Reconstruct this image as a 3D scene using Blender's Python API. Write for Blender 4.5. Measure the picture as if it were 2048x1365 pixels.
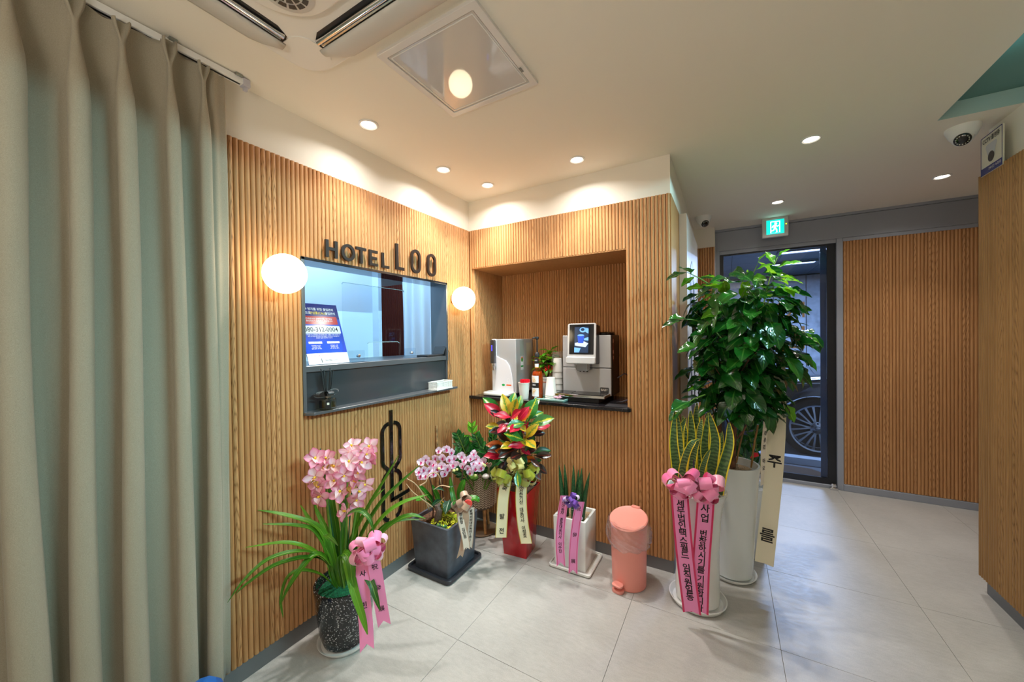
import bpy, bmesh, math, random
from mathutils import Vector, Matrix, Euler
R = math.radians
PI = math.pi
for o in list(bpy.data.objects): bpy.data.objects.remove(o)
sc = bpy.context.scene
COL = sc.collection

# ---------------------------------------------------------------- camera, world, exposure, lights
cam = bpy.data.cameras.new('camera'); camo = bpy.data.objects.new('camera', cam); COL.objects.link(camo)
cam.sensor_fit = 'HORIZONTAL'; cam.sensor_width = 36; cam.lens = 13.038; cam.clip_start = .02; cam.clip_end = 60
CP = Vector((1.7326, -2.3378, 1.3974))
CR = Vector((.86483143, .50189206, -.01307516)); CU = Vector((.00636415, .0150819, .99986601)); CF = Vector((-.50202201, .86479876, -.00984919))
mm = Matrix((CR, CU, -CF)).transposed().to_4x4(); mm.translation = CP
camo.matrix_world = mm
sc.camera = camo
sc.view_settings.view_transform = 'Standard'; sc.view_settings.look = 'None'; sc.view_settings.gamma = 1; sc.view_settings.use_curve_mapping = False
sc.view_settings.exposure = 0.1
w = bpy.data.worlds.new('night'); sc.world = w; w.use_nodes = True
w.node_tree.nodes['Background'].inputs[0].default_value = (.25, .33, .5, 1); w.node_tree.nodes['Background'].inputs[1].default_value = .05
try:
    sc.cycles.sample_clamp_indirect = 4.0; sc.cycles.max_bounces = 10; sc.cycles.transparent_max_bounces = 16; sc.cycles.diffuse_bounces = 6
    sc.cycles.caustics_reflective = False; sc.cycles.caustics_refractive = False
except Exception: pass

DOWNLIGHT_W = 2.5; BEAM_W = 3.4; DOWNLIGHT_COL = (1.0, .955, .90)
HALL_W = 16.0; HALL_COL = (.46, .88, .94)
GLOBE_S = 7.0; GLOBE_COL = (1.0, .80, .50)
OFFICE_W = 13.0; OFFICE_COL = (.42, .72, 1.0)
PARKING_W = 120.0; PARKING_COL = (.68, .81, 1.0)
def area(name, loc, size, watt, col, size_y=None, rot=(0, 0, 0), spread=None, shape=None):
    l = bpy.data.lights.new(name, 'AREA'); l.energy = watt; l.color = col; l.shape = shape or ('RECTANGLE' if size_y else 'DISK'); l.size = size
    if size_y: l.size_y = size_y
    if spread: l.spread = R(spread)
    o = bpy.data.objects.new(name, l); o.location = loc; o.rotation_euler = rot; COL.objects.link(o); return o
area('hall_cove_light', (3.03, -.80, 2.496), .014, HALL_W, HALL_COL, 1.5, (0, R(66), 0), spread=64)                # cool lamp in the raised hall ceiling
area('bounce_fill_light', (1.6, -3.3, 1.45), .9, 21.0, (1.0, .95, .88), .25, (PI, 0, 0), spread=170)                  # unseen fill added behind the camera, lifts the ceiling by bounce
area('tray_fill_light', (3.5, -.7, 1.9), .4, 4.0, HALL_COL, 1.0, (PI, 0, 0), spread=120)             # unseen fill added below the tray to tint it teal
area('office_light', (-.45, -.95, 2.36), .5, OFFICE_W, OFFICE_COL, .5)                  # lamp of the office behind the hatch
area('back_office_fill_light', (-1.25, -.05, 2.36), .3, 2.0, (.9, .92, 1.0), .3)  # fill added to bring out the dark slatted partition
area('parking_light', (2.62, 3.75, 2.43), .5, PARKING_W, PARKING_COL, .12)
area('parking_light', (2.60, 4.75, 2.43), .5, PARKING_W, PARKING_COL, .12)

# ---------------------------------------------------------------- helpers
def lin(c):
    return tuple(((x / 255) / 12.92 if x / 255 <= .04045 else ((x / 255 + .055) / 1.055) ** 2.4) for x in c[:3]) + (1,)
class NT:
    def __init__(s, name):
        s.m = bpy.data.materials.new(name); s.m.use_nodes = True; s.t = s.m.node_tree; s.n = s.t.nodes; s.b = s.n['Principled BSDF']; s.out = s.n['Material Output']
    def add(s, typ, **kw):
        n = s.n.new(typ)
        for k, v in kw.items():
            if k.startswith('i_'):
                key = k[2:]; key = int(key) if key.isdigit() else key.replace('_', ' ')
                n.inputs[key].default_value = v
            else: setattr(n, k, v)
        return n
    def link(s, a, b): s.t.links.new(a, b)
    def math(s, op, a, b=None, c=None):
        n = s.n.new('ShaderNodeMath'); n.operation = op
        for i, x in enumerate((a, b, c)):
            if x is None: continue
            if isinstance(x, (int, float)): n.inputs[i].default_value = x
            else: s.link(x, n.inputs[i])
        return n.outputs[0]
    def ramp(s, fac, stops, interp='LINEAR'):
        n = s.n.new('ShaderNodeValToRGB'); n.color_ramp.interpolation = interp; e = n.color_ramp.elements
        while len(e) < len(stops): e.new(.5)
        for x, (p, c) in zip(e, stops): x.position = p; x.color = lin(c) if max(c) > 1 or len(c) == 3 else c
        s.link(fac, n.inputs[0]); return n.outputs[0]
    def mix(s, fac, a, b, typ='MIX'):
        n = s.n.new('ShaderNodeMix'); n.data_type = 'RGBA'; n.blend_type = typ
        for sock, x in ((n.inputs[0], fac), (n.inputs[6], a), (n.inputs[7], b)):
            if isinstance(x, (int, float)): sock.default_value = x
            elif isinstance(x, tuple): sock.default_value = lin(x)
            else: s.link(x, sock)
        return n.outputs[2]
    def base(s, x): s.link(x, s.b.inputs['Base Color'])
    def bump(s, h, strength=.2, dist=.002):
        n = s.add('ShaderNodeBump'); n.inputs['Strength'].default_value = strength; n.inputs['Distance'].default_value = dist
        s.link(h, n.inputs['Height']); s.link(n.outputs[0], s.b.inputs['Normal'])
def M(name, col, rough=.5, metal=0., noise=None, bump=None, trans=0., coat=0., emit=None, spec=None, alpha=None, ior=None, sheen=0, thin=0):
    k = NT(name); b = k.b
    b.inputs['Base Color'].default_value = lin(col); b.inputs['Roughness'].default_value = rough; b.inputs['Metallic'].default_value = metal
    b.inputs['Transmission Weight'].default_value = trans; b.inputs['Coat Weight'].default_value = coat
    if spec is not None: b.inputs['Specular IOR Level'].default_value = spec
    if ior: b.inputs['IOR'].default_value = ior
    if sheen: b.inputs['Sheen Weight'].default_value = sheen
    if thin: b.inputs['Transmission Weight'].default_value = 0; b.inputs['Subsurface Weight'].default_value = 0
    if emit: b.inputs['Emission Color'].default_value = lin(emit[0]); b.inputs['Emission Strength'].default_value = emit[1]
    if noise:
        tc = k.add('ShaderNodeTexCoord'); n = k.add('ShaderNodeTexNoise'); n.inputs['Scale'].default_value = noise[0]; n.inputs['Detail'].default_value = 5
        k.link(tc.outputs['Object'], n.inputs['Vector'])
        a = noise[1]
        k.base(k.ramp(n.outputs[0], [(.3, tuple(max(0, x * (1 - a)) for x in col)), (.7, tuple(min(255, x * (1 + a)) for x in col))]))
    if bump:
        tc = k.add('ShaderNodeTexCoord'); n = k.add('ShaderNodeTexNoise'); n.inputs['Scale'].default_value = bump[0]; n.inputs['Detail'].default_value = 4
        k.link(tc.outputs['Object'], n.inputs['Vector']); k.bump(n.outputs[0], bump[1], bump[2] if len(bump) > 2 else .002)
    if alpha is not None: b.inputs['Alpha'].default_value = alpha
    return k.m
def glass(name, tint=(255, 255, 255), refl=1.0, rough=0.0):
    """thin pane: tinted see-through plus a Fresnel reflection"""
    k = NT(name); k.n.remove(k.b)
    tr = k.add('ShaderNodeBsdfTransparent'); tr.inputs[0].default_value = lin(tint)
    gl = k.add('ShaderNodeBsdfGlossy'); gl.inputs['Roughness'].default_value = rough
    lw = k.add('ShaderNodeLayerWeight'); lw.inputs[0].default_value = .5
    fac = k.math('ADD', k.math('MULTIPLY', k.math('POWER', lw.outputs['Facing'], 4.), .8), .045)
    mx = k.add('ShaderNodeMixShader'); k.link(k.math('MULTIPLY', fac, refl), mx.inputs[0]); k.link(tr.outputs[0], mx.inputs[1]); k.link(gl.outputs[0], mx.inputs[2])
    k.link(mx.outputs[0], k.out.inputs[0]); return k.m

def rot_to(d, up=(0, 0, 1)):
    """matrix whose Y axis is d and whose Z axis leans towards up"""
    y = Vector(d).normalized(); u = Vector(up); x = y.cross(u)
    if x.length < 1e-4: x = y.cross(Vector((1, 0, 0)))
    x.normalize(); z = x.cross(y).normalized()
    return Matrix((x, y, z)).transposed()
class MB:
    def __init__(s): s.v = []; s.f = []; s.uv = {}
    def add(s, vs, fs, uvs=None):
        b = len(s.v); s.v += [Vector(q) for q in vs]
        for i, f in enumerate(fs):
            s.f.append(tuple(b + j for j in f))
            if uvs: s.uv[len(s.f) - 1] = [uvs[j] for j in f]
        return s
    def box(s, a, b, m=None):
        x0, y0, z0 = a; x1, y1, z1 = b
        vs = [(x0, y0, z0), (x1, y0, z0), (x1, y1, z0), (x0, y1, z0), (x0, y0, z1), (x1, y0, z1), (x1, y1, z1), (x0, y1, z1)]
        if m is not None: vs = [m @ Vector(q) for q in vs]
        return s.add(vs, [(0, 3, 2, 1), (4, 5, 6, 7), (0, 1, 5, 4), (1, 2, 6, 5), (2, 3, 7, 6), (3, 0, 4, 7)])
    def lathe(s, prof, n=32, c=(0, 0, 0), sx=1, sy=1, m=None):
        vs = []; fs = []
        for r, z in prof:
            for i in range(n):
                a = 2 * PI * i / n; q = Vector((c[0] + r * math.cos(a) * sx, c[1] + r * math.sin(a) * sy, c[2] + z)); vs.append(m @ q if m is not None else q)
        k = len(prof)
        for j in range(k - 1):
            for i in range(n): fs.append((j * n + i, j * n + (i + 1) % n, (j + 1) * n + (i + 1) % n, (j + 1) * n + i))
        if prof[0][0] > 1e-6: fs.append(tuple(range(n - 1, -1, -1)))
        if prof[-1][0] > 1e-6: fs.append(tuple((k - 1) * n + i for i in range(n)))
        return s.add(vs, fs)
    def ring(s, prof, n=32, c=(0, 0, 0)):
        """closed profile turned round z"""
        vs = []; fs = []; k = len(prof)
        for r, z in prof:
            for i in range(n): a = 2 * PI * i / n; vs.append((c[0] + r * math.cos(a), c[1] + r * math.sin(a), c[2] + z))
        for j in range(k):
            for i in range(n): fs.append((j * n + i, j * n + (i + 1) % n, ((j + 1) % k) * n + (i + 1) % n, ((j + 1) % k) * n + i))
        return s.add(vs, fs)
    def tube(s, pts, r, n=8, caps=True):
        pts = [Vector(q) for q in pts]; rs = r if isinstance(r, (list, tuple)) else [r] * len(pts)
        vs = []; fs = []; px = None
        for i, q in enumerate(pts):
            t = (pts[min(i + 1, len(pts) - 1)] - pts[max(i - 1, 0)]).normalized()
            if px is None: px = t.orthogonal().normalized()
            px = (px - t * px.dot(t)); px = px.normalized() if px.length > 1e-6 else t.orthogonal().normalized()
            py = t.cross(px)
            for j in range(n): a = 2 * PI * j / n; vs.append(q + (px * math.cos(a) + py * math.sin(a)) * rs[i])
        for i in range(len(pts) - 1):
            for j in range(n): fs.append((i * n + j, i * n + (j + 1) % n, (i + 1) * n + (j + 1) % n, (i + 1) * n + j))
        if caps: fs += [tuple(range(n - 1, -1, -1)), tuple((len(pts) - 1) * n + j for j in range(n))]
        return s.add(vs, fs)
    def prism(s, poly, o, u, v, d):
        """polygon in the u,v plane at o, thickened by the vector d"""
        o, u, v, d = map(Vector, (o, u, v, d)); n = len(poly)
        a = [o + u * p[0] + v * p[1] for p in poly]; vs = a + [q + d for q in a]
        return s.add(vs, [tuple(range(n - 1, -1, -1)), tuple(range(n, 2 * n))] + [(i, (i + 1) % n, n + (i + 1) % n, n + i) for i in range(n)])
    def band(s, outer, inner, o, u, v, d):
        """ring between two polygons of equal length, thickened by d"""
        o, u, v, d = map(Vector, (o, u, v, d)); n = len(outer)
        A = [o + u * p[0] + v * p[1] for p in outer]; B = [o + u * p[0] + v * p[1] for p in inner]
        vs = A + B + [q + d for q in A] + [q + d for q in B]; fs = []
        for i in range(n):
            j = (i + 1) % n
            fs += [(i, j, n + j, n + i), (2 * n + i, 3 * n + i, 3 * n + j, 2 * n + j), (i, 2 * n + i, 2 * n + j, j), (n + i, n + j, 3 * n + j, 3 * n + i)]
        return s.add(vs, fs)
    def grid(s, fn, nu, nv):
        vs = []; uv = []; fs = []
        for j in range(nv + 1):
            for i in range(nu + 1): vs.append(fn(i / nu, j / nv)); uv.append((i / nu, j / nv))
        for j in range(nv):
            for i in range(nu): a = j * (nu + 1) + i; fs.append((a, a + 1, a + nu + 2, a + nu + 1))
        return s.add(vs, fs, uv)
    def mesh(s, name='mesh', smooth=False, bevel=0, seg=2, fix=True):
        me = bpy.data.meshes.new(name); me.from_pydata([tuple(q) for q in s.v], [], s.f); 
        if s.uv:
            l = me.uv_layers.new(name='UVMap')
            for p in me.polygons:
                c = s.uv.get(p.index)
                if c:
                    for k, li in enumerate(p.loop_indices): l.data[li].uv = c[k]
        if fix or bevel:
            b = bmesh.new(); b.from_mesh(me)
            if fix: bmesh.ops.recalc_face_normals(b, faces=b.faces)
            if bevel:
                es = [e for e in b.edges if len(e.link_faces) == 2 and e.calc_face_angle(0) > R(35)]
                bmesh.ops.bevel(b, geom=es, offset=bevel, segments=seg, profile=.5, affect='EDGES', clamp_overlap=True)
            b.to_mesh(me); b.free()
        if smooth:
            me.polygons.foreach_set('use_smooth', [True] * len(me.polygons))
            if smooth != 'all': me.set_sharp_from_angle(angle=R(smooth if smooth > 1 else 38))
        me.update(); return me
def obj(name, mb, mat, parent=None, smooth=False, bevel=0, seg=2, fix=True, label=None, cat=None, group=None, kind=None, loc=None):
    me = mb.mesh(name, smooth, bevel, seg, fix) if isinstance(mb, MB) else mb
    if mat is not None and not me.materials: me.materials.append(mat)
    o = bpy.data.objects.new(name, me); COL.objects.link(o)
    if parent is not None: o.parent = parent
    if loc is not None: o.location = loc
    return tag(o, label, cat, group, kind)
def tag(o, label=None, cat=None, group=None, kind=None):
    for k, v in (('label', label), ('category', cat), ('group', group), ('kind', kind)):
        if v: o[k] = v
    return o
def thing(name, label, cat, loc=(0, 0, 0), rz=0, group=None):
    o = bpy.data.objects.new(name, None); COL.objects.link(o); o.location = loc; o.rotation_euler = (0, 0, rz); o.empty_display_size = .05
    return tag(o, label, cat, group)
def put(name, me, parent, mat4, label=None):
    """one more object of a shared mesh, placed by a matrix"""
    o = bpy.data.objects.new(name, me); COL.objects.link(o); o.parent = parent; o.matrix_local = mat4
    if label: o['label'] = label
    return o
KIDS = {}
def dup(root, loc, rz=None, label=None, group=None):
    r = root.copy(); COL.objects.link(r); r.location = loc
    if rz is not None: r.rotation_euler = (0, 0, rz)
    if label: r['label'] = label
    if group: r['group'] = group
    for ch in [c for c in bpy.data.objects if c.parent == root]:
        c = ch.copy(); COL.objects.link(c); c.parent = r
        for g in [x for x in bpy.data.objects if x.parent == ch]:
            d = g.copy(); COL.objects.link(d); d.parent = c
    return r
def mat4(loc, d, up=(0, 0, 1), s=1.0):
    m = rot_to(d, up).to_4x4()
    s = s if isinstance(s, (tuple, list)) else (s, s, s)
    m = m @ Matrix.Diagonal((s[0], s[1], s[2], 1)); m.translation = Vector(loc); return m
TS = bpy.data.scenes.new('lettering_bench')
def text2d(txt, size=1.0, align='CENTER', line=1.0, fat=0.0, res=2):
    c = bpy.data.curves.new('lettering', 'FONT'); c.body = txt; c.size = size; c.align_x = align; c.align_y = 'CENTER'; c.space_line = line; c.offset = fat * size; c.resolution_u = res
    c.fill_mode = 'FRONT'
    o = bpy.data.objects.new('lettering', c); TS.collection.objects.link(o)
    vl = TS.view_layers[0]; vl.update(); me = bpy.data.meshes.new_from_object(o.evaluated_get(vl.depsgraph))
    vs = [tuple(q.co) for q in me.vertices]; fs = [tuple(p.vertices) for p in me.polygons]
    bpy.data.objects.remove(o); bpy.data.curves.remove(c); bpy.data.meshes.remove(me)
    return vs, fs
def text_on(name, txt, size, mat, parent, o, u, v, align='CENTER', line=1.0, fat=0.0, depth=0, squash=1.0):
    """flat lettering laid on the plane through o with axes u, v"""
    vs, fs = text2d(txt, size, align, line, fat); o, u, v = Vector(o), Vector(u), Vector(v)
    mb = MB(); mb.add([o + u * q[0] * squash + v * q[1] for q in vs], fs)
    return obj(name, mb, mat, parent, fix=False)
def rrect(w, h, r, n=5, cx=0, cy=0):
    p = []
    for (sx, sy, a0) in ((1, 1, 0), (-1, 1, 90), (-1, -1, 180), (1, -1, 270)):
        for i in range(n + 1):
            a = R(a0 + 90 * i / n); p.append((cx + sx * (w / 2 - r) + r * math.cos(a), cy + sy * (h / 2 - r) + r * math.sin(a)))
    return p
rnd = random.Random(7)

# ---------------------------------------------------------------- materials
def wood_mat(name, dark, mid, light, slat=True, chev=.8):
    k = NT(name); tc = k.add('ShaderNodeTexCoord'); oi = k.add('ShaderNodeObjectInfo')
    add = k.add('ShaderNodeVectorMath', operation='ADD'); cmb = k.add('ShaderNodeCombineXYZ')
    k.link(k.math('MULTIPLY', oi.outputs['Random'], 37.), cmb.inputs[0]); k.link(k.math('MULTIPLY', oi.outputs['Random'], 91.), cmb.inputs[2])
    k.link(tc.outputs['Object'], add.inputs[0]); k.link(cmb.outputs[0], add.inputs[1])
    mp = k.add('ShaderNodeMapping'); mp.inputs['Scale'].default_value = (330, 330, 7); k.link(add.outputs[0], mp.inputs['Vector'])
    n1 = k.add('ShaderNodeTexNoise'); n1.inputs['Scale'].default_value = 1; n1.inputs['Detail'].default_value = 6; n1.inputs['Roughness'].default_value = .6; k.link(mp.outputs[0], n1.inputs['Vector'])
    mp2 = k.add('ShaderNodeMapping'); mp2.inputs['Scale'].default_value = (60, 60, 2.2); k.link(add.outputs[0], mp2.inputs['Vector'])
    n2 = k.add('ShaderNodeTexNoise'); n2.inputs['Scale'].default_value = 1; n2.inputs['Detail'].default_value = 3; k.link(mp2.outputs[0], n2.inputs['Vector'])
    c = k.ramp(n1.outputs[0], [(.28, dark), (.47, mid), (.72, light)])
    c = k.mix(.28, c, k.ramp(n2.outputs[0], [(.3, dark), (.7, light)]))
    # cathedral figure on some of the slats
    sp = k.add('ShaderNodeSeparateXYZ'); k.link(tc.outputs['Object'], sp.inputs[0])
    x2 = k.math('POWER', k.math('ABSOLUTE', k.math('MULTIPLY', sp.outputs[0], 105.)), 1.6)
    ph = k.math('ADD', k.math('ADD', k.math('MULTIPLY', sp.outputs[2], 15.), k.math('MULTIPLY', x2, 1.6)), k.math('MULTIPLY', n2.outputs[0], 4.5))
    tri = k.math('PINGPONG', ph, .5)
    band = k.ramp(tri, [(.02, (dark[0] * .82, dark[1] * .8, dark[2] * .75)), (.16, mid), (.5, light)])
    sel = k.math('GREATER_THAN', oi.outputs['Random'], chev)
    c = k.mix(k.math('MULTIPLY', sel, .7), c, band)
    hsv = k.add('ShaderNodeHueSaturation'); k.link(c, hsv.inputs['Color'])
    k.link(k.math('ADD', k.math('MULTIPLY', k.math('FRACT', k.math('MULTIPLY', oi.outputs['Random'], 13.7)), .14), .93), hsv.inputs['Value'])
    k.base(hsv.outputs[0]); k.b.inputs['Roughness'].default_value = .5; k.b.inputs['Specular IOR Level'].default_value = .35
    k.bump(n1.outputs[0], .12, .0006); return k.m
WOOD = wood_mat('oak_slat', (150, 101, 58), (182, 131, 83), (200, 151, 102), chev=.84)
WOODF = wood_mat('oak_board', (150, 102, 59), (180, 130, 82), (196, 148, 100), chev=2)
WOODP = wood_mat('oak_pier', (126, 90, 48), (156, 116, 68), (176, 136, 86), chev=.86)
PLASTER = M('plaster', (236, 231, 220), .85, bump=(420, .25, .0012))
CEILP = M('ceiling_paper', (238, 232, 218), .8, bump=(380, .22, .0012))
GREY = M('grey_metal', (88, 89, 92), .35, .3, bump=(300, .05))
DGREY = M('dark_grey_metal', (150, 155, 166), .45, .1)
BASEB = M('grey_baseboard', (112, 112, 114), .5)
WHITEP = M('white_plastic', (232, 232, 230), .35)
CHROME = M('chrome', (225, 225, 228), .12, 1)
BLACK = M('black_gloss', (16, 15, 16), .12, coat=.4)
BLACKM = M('black_matt', (22, 22, 24), .5)
INK = M('black_ink', (14, 12, 14), .6)
def tile_mat():
    k = NT('stone_tile'); tc = k.add('ShaderNodeNewGeometry'); oi = k.add('ShaderNodeObjectInfo')
    n1 = k.add('ShaderNodeTexNoise'); n1.inputs['Scale'].default_value = 3.2; n1.inputs['Detail'].default_value = 7; n1.inputs['Roughness'].default_value = .62; k.link(tc.outputs['Position'], n1.inputs['Vector'])
    mp = k.add('ShaderNodeMapping'); mp.inputs['Scale'].default_value = (26, 70, 40); k.link(tc.outputs['Position'], mp.inputs['Vector'])
    n2 = k.add('ShaderNodeTexNoise'); n2.inputs['Scale'].default_value = 1; n2.inputs['Detail'].default_value = 6; k.link(mp.outputs[0], n2.inputs['Vector'])
    n3 = k.add('ShaderNodeTexNoise'); n3.inputs['Scale'].default_value = 240; k.link(tc.outputs['Position'], n3.inputs['Vector'])
    c = k.ramp(n1.outputs[0], [(.3, (156, 155, 153)), (.7, (180, 179, 176))])
    c = k.mix(.35, c, k.ramp(n2.outputs[0], [(.25, (148, 147, 144)), (.75, (190, 189, 186))]))
    c = k.mix(.15, c, k.ramp(n3.outputs[0], [(.3, (140, 138, 132)), (.7, (210, 208, 202))]))
    k.base(c); k.link(k.ramp(n2.outputs[0], [(.2, (.34, .34, .34, 1)), (.8, (.48, .48, .48, 1))]), k.b.inputs['Roughness'])
    k.b.inputs['Specular IOR Level'].default_value = .4; k.bump(n3.outputs[0], .06, .001); return k.m
TILE = tile_mat()

# ---------------------------------------------------------------- the setting
H = 2.45; ST = 2.223; SB = .075; PITCH = .0208
# floor: one object per tile, on a grout bed
fl = obj('floor', MB().box((-.3, -3.6, -.04), (4.3, 2.1, -.004)), M('grout', (150, 147, 140), .9), kind='structure')
_t = obj('tile', MB().box((-.3203, -.3268, -.012), (.3203, .3268, 0)), TILE, fl, bevel=.0006, seg=1).data
bpy.data.objects.remove(bpy.data.objects['tile'])
for i in range(-1, 6):
    for j in range(-4, 5):
        cx, cy = .645 + .642 * (i - .5) + .0, -1.0 + .655 * (j + .5)
        if cx < -.3 or cx > 4.3 or cy < -3.7: continue
        put('tile', _t, fl, Matrix.Translation((cx, cy, 0)))
# ceiling, with the shallow raised tray over the hall
cl = MB()
cl.box((-1.7, -3.6, H), (2.645, 2.1, H + .12)).box((2.645, .343, H), (4.3, 2.1, H + .12)).box((4.1, -3.6, H), (4.3, .343, H + .12)).box((2.645, -3.6, H), (4.1, -2.2, H + .12))
ce_ = obj('ceiling', cl, CEILP, kind='structure')
obj('tray_soffit', MB().box((2.645, -2.2, 2.525), (4.1, .343, H + .11)), M('tray_teal', (104, 142, 136), .8), ce_)  # teal light and shade inside the tray put into its colour
obj('tray_edge', MB().box((2.646, .3415, H), (4.1, .3425, 2.525)).box((2.6455, -2.2, H), (2.6465, .342, 2.525)), M('tray_edge_lit_teal', (170, 196, 192), .8), ce_)  # edges coloured paler, as the teal light catches them

_slats = {}
def slat_mesh(h, mat, w=PITCH, d=.0108):
    key = (round(h, 3), mat.name, round(w, 4))
    if key not in _slats:
        mb = MB(); n = 8; hw = w / 2 - .0004
        prof = [(-hw, 0)] + [(hw * math.sin(R(-86 + 172 * i / n)), -.002 - (d - .002) * math.cos(R(-86 + 172 * i / n))) for i in range(n + 1)] + [(hw, 0)]
        mb.prism(prof, (0, 0, 0), (1, 0, 0), (0, 1, 0), (0, 0, h))
        me = mb.mesh('slat', 50); me.materials.append(mat); _slats[key] = me
    return _slats[key]
def slats(parent, origin, direction, length, face, spans, mat=WOOD, pitch=PITCH):
    """half-round slats side by side along direction, bulging towards face; spans(t) gives the (z0, z1) stretches at distance t"""
    d = Vector(direction); f = Vector(face); n = int(round(length / pitch)); pt = length / n
    m = Matrix((d, -f, Vector((0, 0, 1)))).transposed()
    if m.determinant() < 0: m = Matrix((-d, -f, Vector((0, 0, 1)))).transposed()
    for i in range(n):
        t = (i + .5) * pt
        for z0, z1 in spans(t):
            q = m.to_4x4(); q.translation = Vector(origin) + d * t + Vector((0, 0, z0))
            put('slat', slat_mesh(z1 - z0, mat, pt), parent, q)
def struct(name, mb, mat, parent=None, **kw): return obj(name, mb, mat, parent, kind='structure' if parent is None else None, **kw)

# left wall with the reception hatch opening
WY0, WY1, WZ0, WZ1 = -1.330, -.286, 1.052, 1.790
wl = MB()
for a, b in (((-.12, -3.6, 0), (0, WY0, H)), ((-.12, WY1, 0), (0, .55, H)), ((-.12, WY0, 0), (0, WY1, WZ0)), ((-.12, WY0, WZ1), (0, WY1, H))): wl.box(a, b)
wall_left = struct('wall_left', wl, PLASTER)
bk = MB().box((0, -2.3, SB), (.0012, WY0, ST)).box((0, WY1, SB), (.0012, -.001, ST)).box((0, WY0, SB), (.0012, WY1, WZ0)).box((0, WY0, WZ1), (.0012, WY1, ST))
obj('backing_board', bk, WOODF, wall_left)
def spl(t):
    y = -1.93 + t
    return [(SB, WZ0), (WZ1, ST)] if WY0 < y < WY1 else [(SB, ST)]
slats(wall_left, (.001, -1.93, 0), (0, 1, 0), 1.92, (1, 0, 0), spl)
struct('baseboard_left', MB().box((0, -3.6, 0), (.003, -.003, SB)), BASEB)
# back wall with the coffee niche
NX0, NX1, NZ0, NZ1, ND = .03, 1.203, .952, 1.932, .42; XE = 1.451
wb = MB()
for a, b in (((0, 0, 0), (NX0, .45, H)), ((NX1, 0, 0), (XE, .45, H)), ((NX0, 0, 0), (NX1, .45, NZ0 - .022)), ((NX0, 0, NZ1), (NX1, .45, H)), ((NX0, ND, NZ0 - .03), (NX1, .45, NZ1)), ((XE - .1, .45, 0), (XE, 1.9, H))): wb.box(a, b)
wall_back = struct('wall_back', wb, PLASTER)
bk = MB().box((.001, -.0012, SB), (NX0, 0, ST)).box((NX1, -.0012, SB), (XE, 0, ST)).box((NX0, -.0012, SB), (NX1, 0, NZ0 - .022)).box((NX0, -.0012, NZ1), (NX1, 0, ST))
bk.box((NX0, ND - .002, NZ0), (NX1, ND, NZ1)).box((NX0, 0, NZ0), (NX0 + .002, ND, NZ1)).box((NX1 - .002, 0, NZ0), (NX1, ND, NZ1))
obj('backing_board', bk, WOODF, wall_back)
obj('niche_soffit', MB().box((NX0, -.009, NZ1 - .004), (NX1, ND, NZ1 + .002)), WOODF, wall_back)
def spb(t):
    x = .008 + t
    return [(SB, NZ0 - .022), (NZ1 + .003, ST)] if NX0 < x < NX1 else [(SB, ST)]
slats(wall_back, (.008, -.001, 0), (1, 0, 0), XE - .008 - .003, (0, -1, 0), spb)
slats(wall_back, (NX0 + .011, ND - .002, 0), (1, 0, 0), NX1 - NX0 - .013, (0, -1, 0), lambda t: [(NZ0, NZ1 - .004)])
slats(wall_back, (NX0 + .002, .002, 0), (0, 1, 0), ND - .006, (1, 0, 0), lambda t: [(NZ0, NZ1 - .004)])
struct('baseboard_back', MB().box((.003, -.003, 0), (XE + .003, 0, SB)), BASEB)
# side of the passage: flat wood below, plaster above
wp = struct('wall_passage', MB().box((XE, .0, SB), (XE + .004, 1.8, ST)), WOODF)
struct('baseboard_passage', MB().box((XE, 0, 0), (XE + .006, 1.8, SB)), BASEB)
wr = struct('wall_return', MB().box((XE - .1, 1.8, 0), (1.633, 1.99, H)), PLASTER)
slats(wr, (XE + .005, 1.799, 0), (1, 0, 0), 1.633 - XE - .006, (0, -1, 0), lambda t: [(SB, 2.255)])
# entrance wall: steel header, glass door, slatted wall
YD = 1.965
we = struct('wall_entrance', MB().box((2.617, YD, 0), (4.3, 2.09, H)), PLASTER)
obj('backing_board', MB().box((2.617, YD - .0012, .07), (3.9, YD, 2.2)), WOODF, we)
slats(we, (2.620, YD - .001, 0), (1, 0, 0), 1.19, (0, -1, 0), lambda t: [(.062, 2.203)])
struct('baseboard_entrance', MB().box((2.617, YD - .016, 0), (4.3, YD, .058)), DGREY, bevel=.002, seg=1)
hd = struct('trim_1', MB().box((1.633, YD - .012, 2.235), (4.2, 2.09, 2.425)).box((1.633, YD - .02, 2.428), (4.2, YD + .05, H)).box((2.617, YD - .014, 2.203), (4.2, YD, 2.232)), DGREY)
dr = struct('door_1', MB().box((1.633, YD - .008, 0), (1.672, YD + .06, 2.235)).box((2.573, YD - .012, 0), (2.617, YD + .06, 2.235)).box((1.672, YD - .004, 2.20), (2.573, YD + .06, 2.235)).box((1.672, YD - .004, 0), (2.573, YD + .05, .03)), DGREY, bevel=.002, seg=1)
obj('door_leaf', MB().box((1.672, YD + .014, .03), (1.705, YD + .036, 2.2)).box((2.512, YD + .014, .03), (2.573, YD + .036, 2.2)).box((1.705, YD + .014, .03), (2.512, YD + .036, .085)).box((1.705, YD + .014, 2.185), (2.512, YD + .036, 2.2)), M('door_frame', (38, 40, 46), .3, .3), dr)
PANE = glass('door_glass', (206, 216, 232), 1.0)
obj('glass_pane', MB().box((1.705, YD + .022, .085), (2.512, YD + .028, 2.185)), PANE, dr)
obj('glass_edge_strip', MB().box((2.468, YD + .040, .05), (2.512, YD + .048, 2.19)), M('grey_film', (104, 122, 148), .3), dr)
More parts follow.
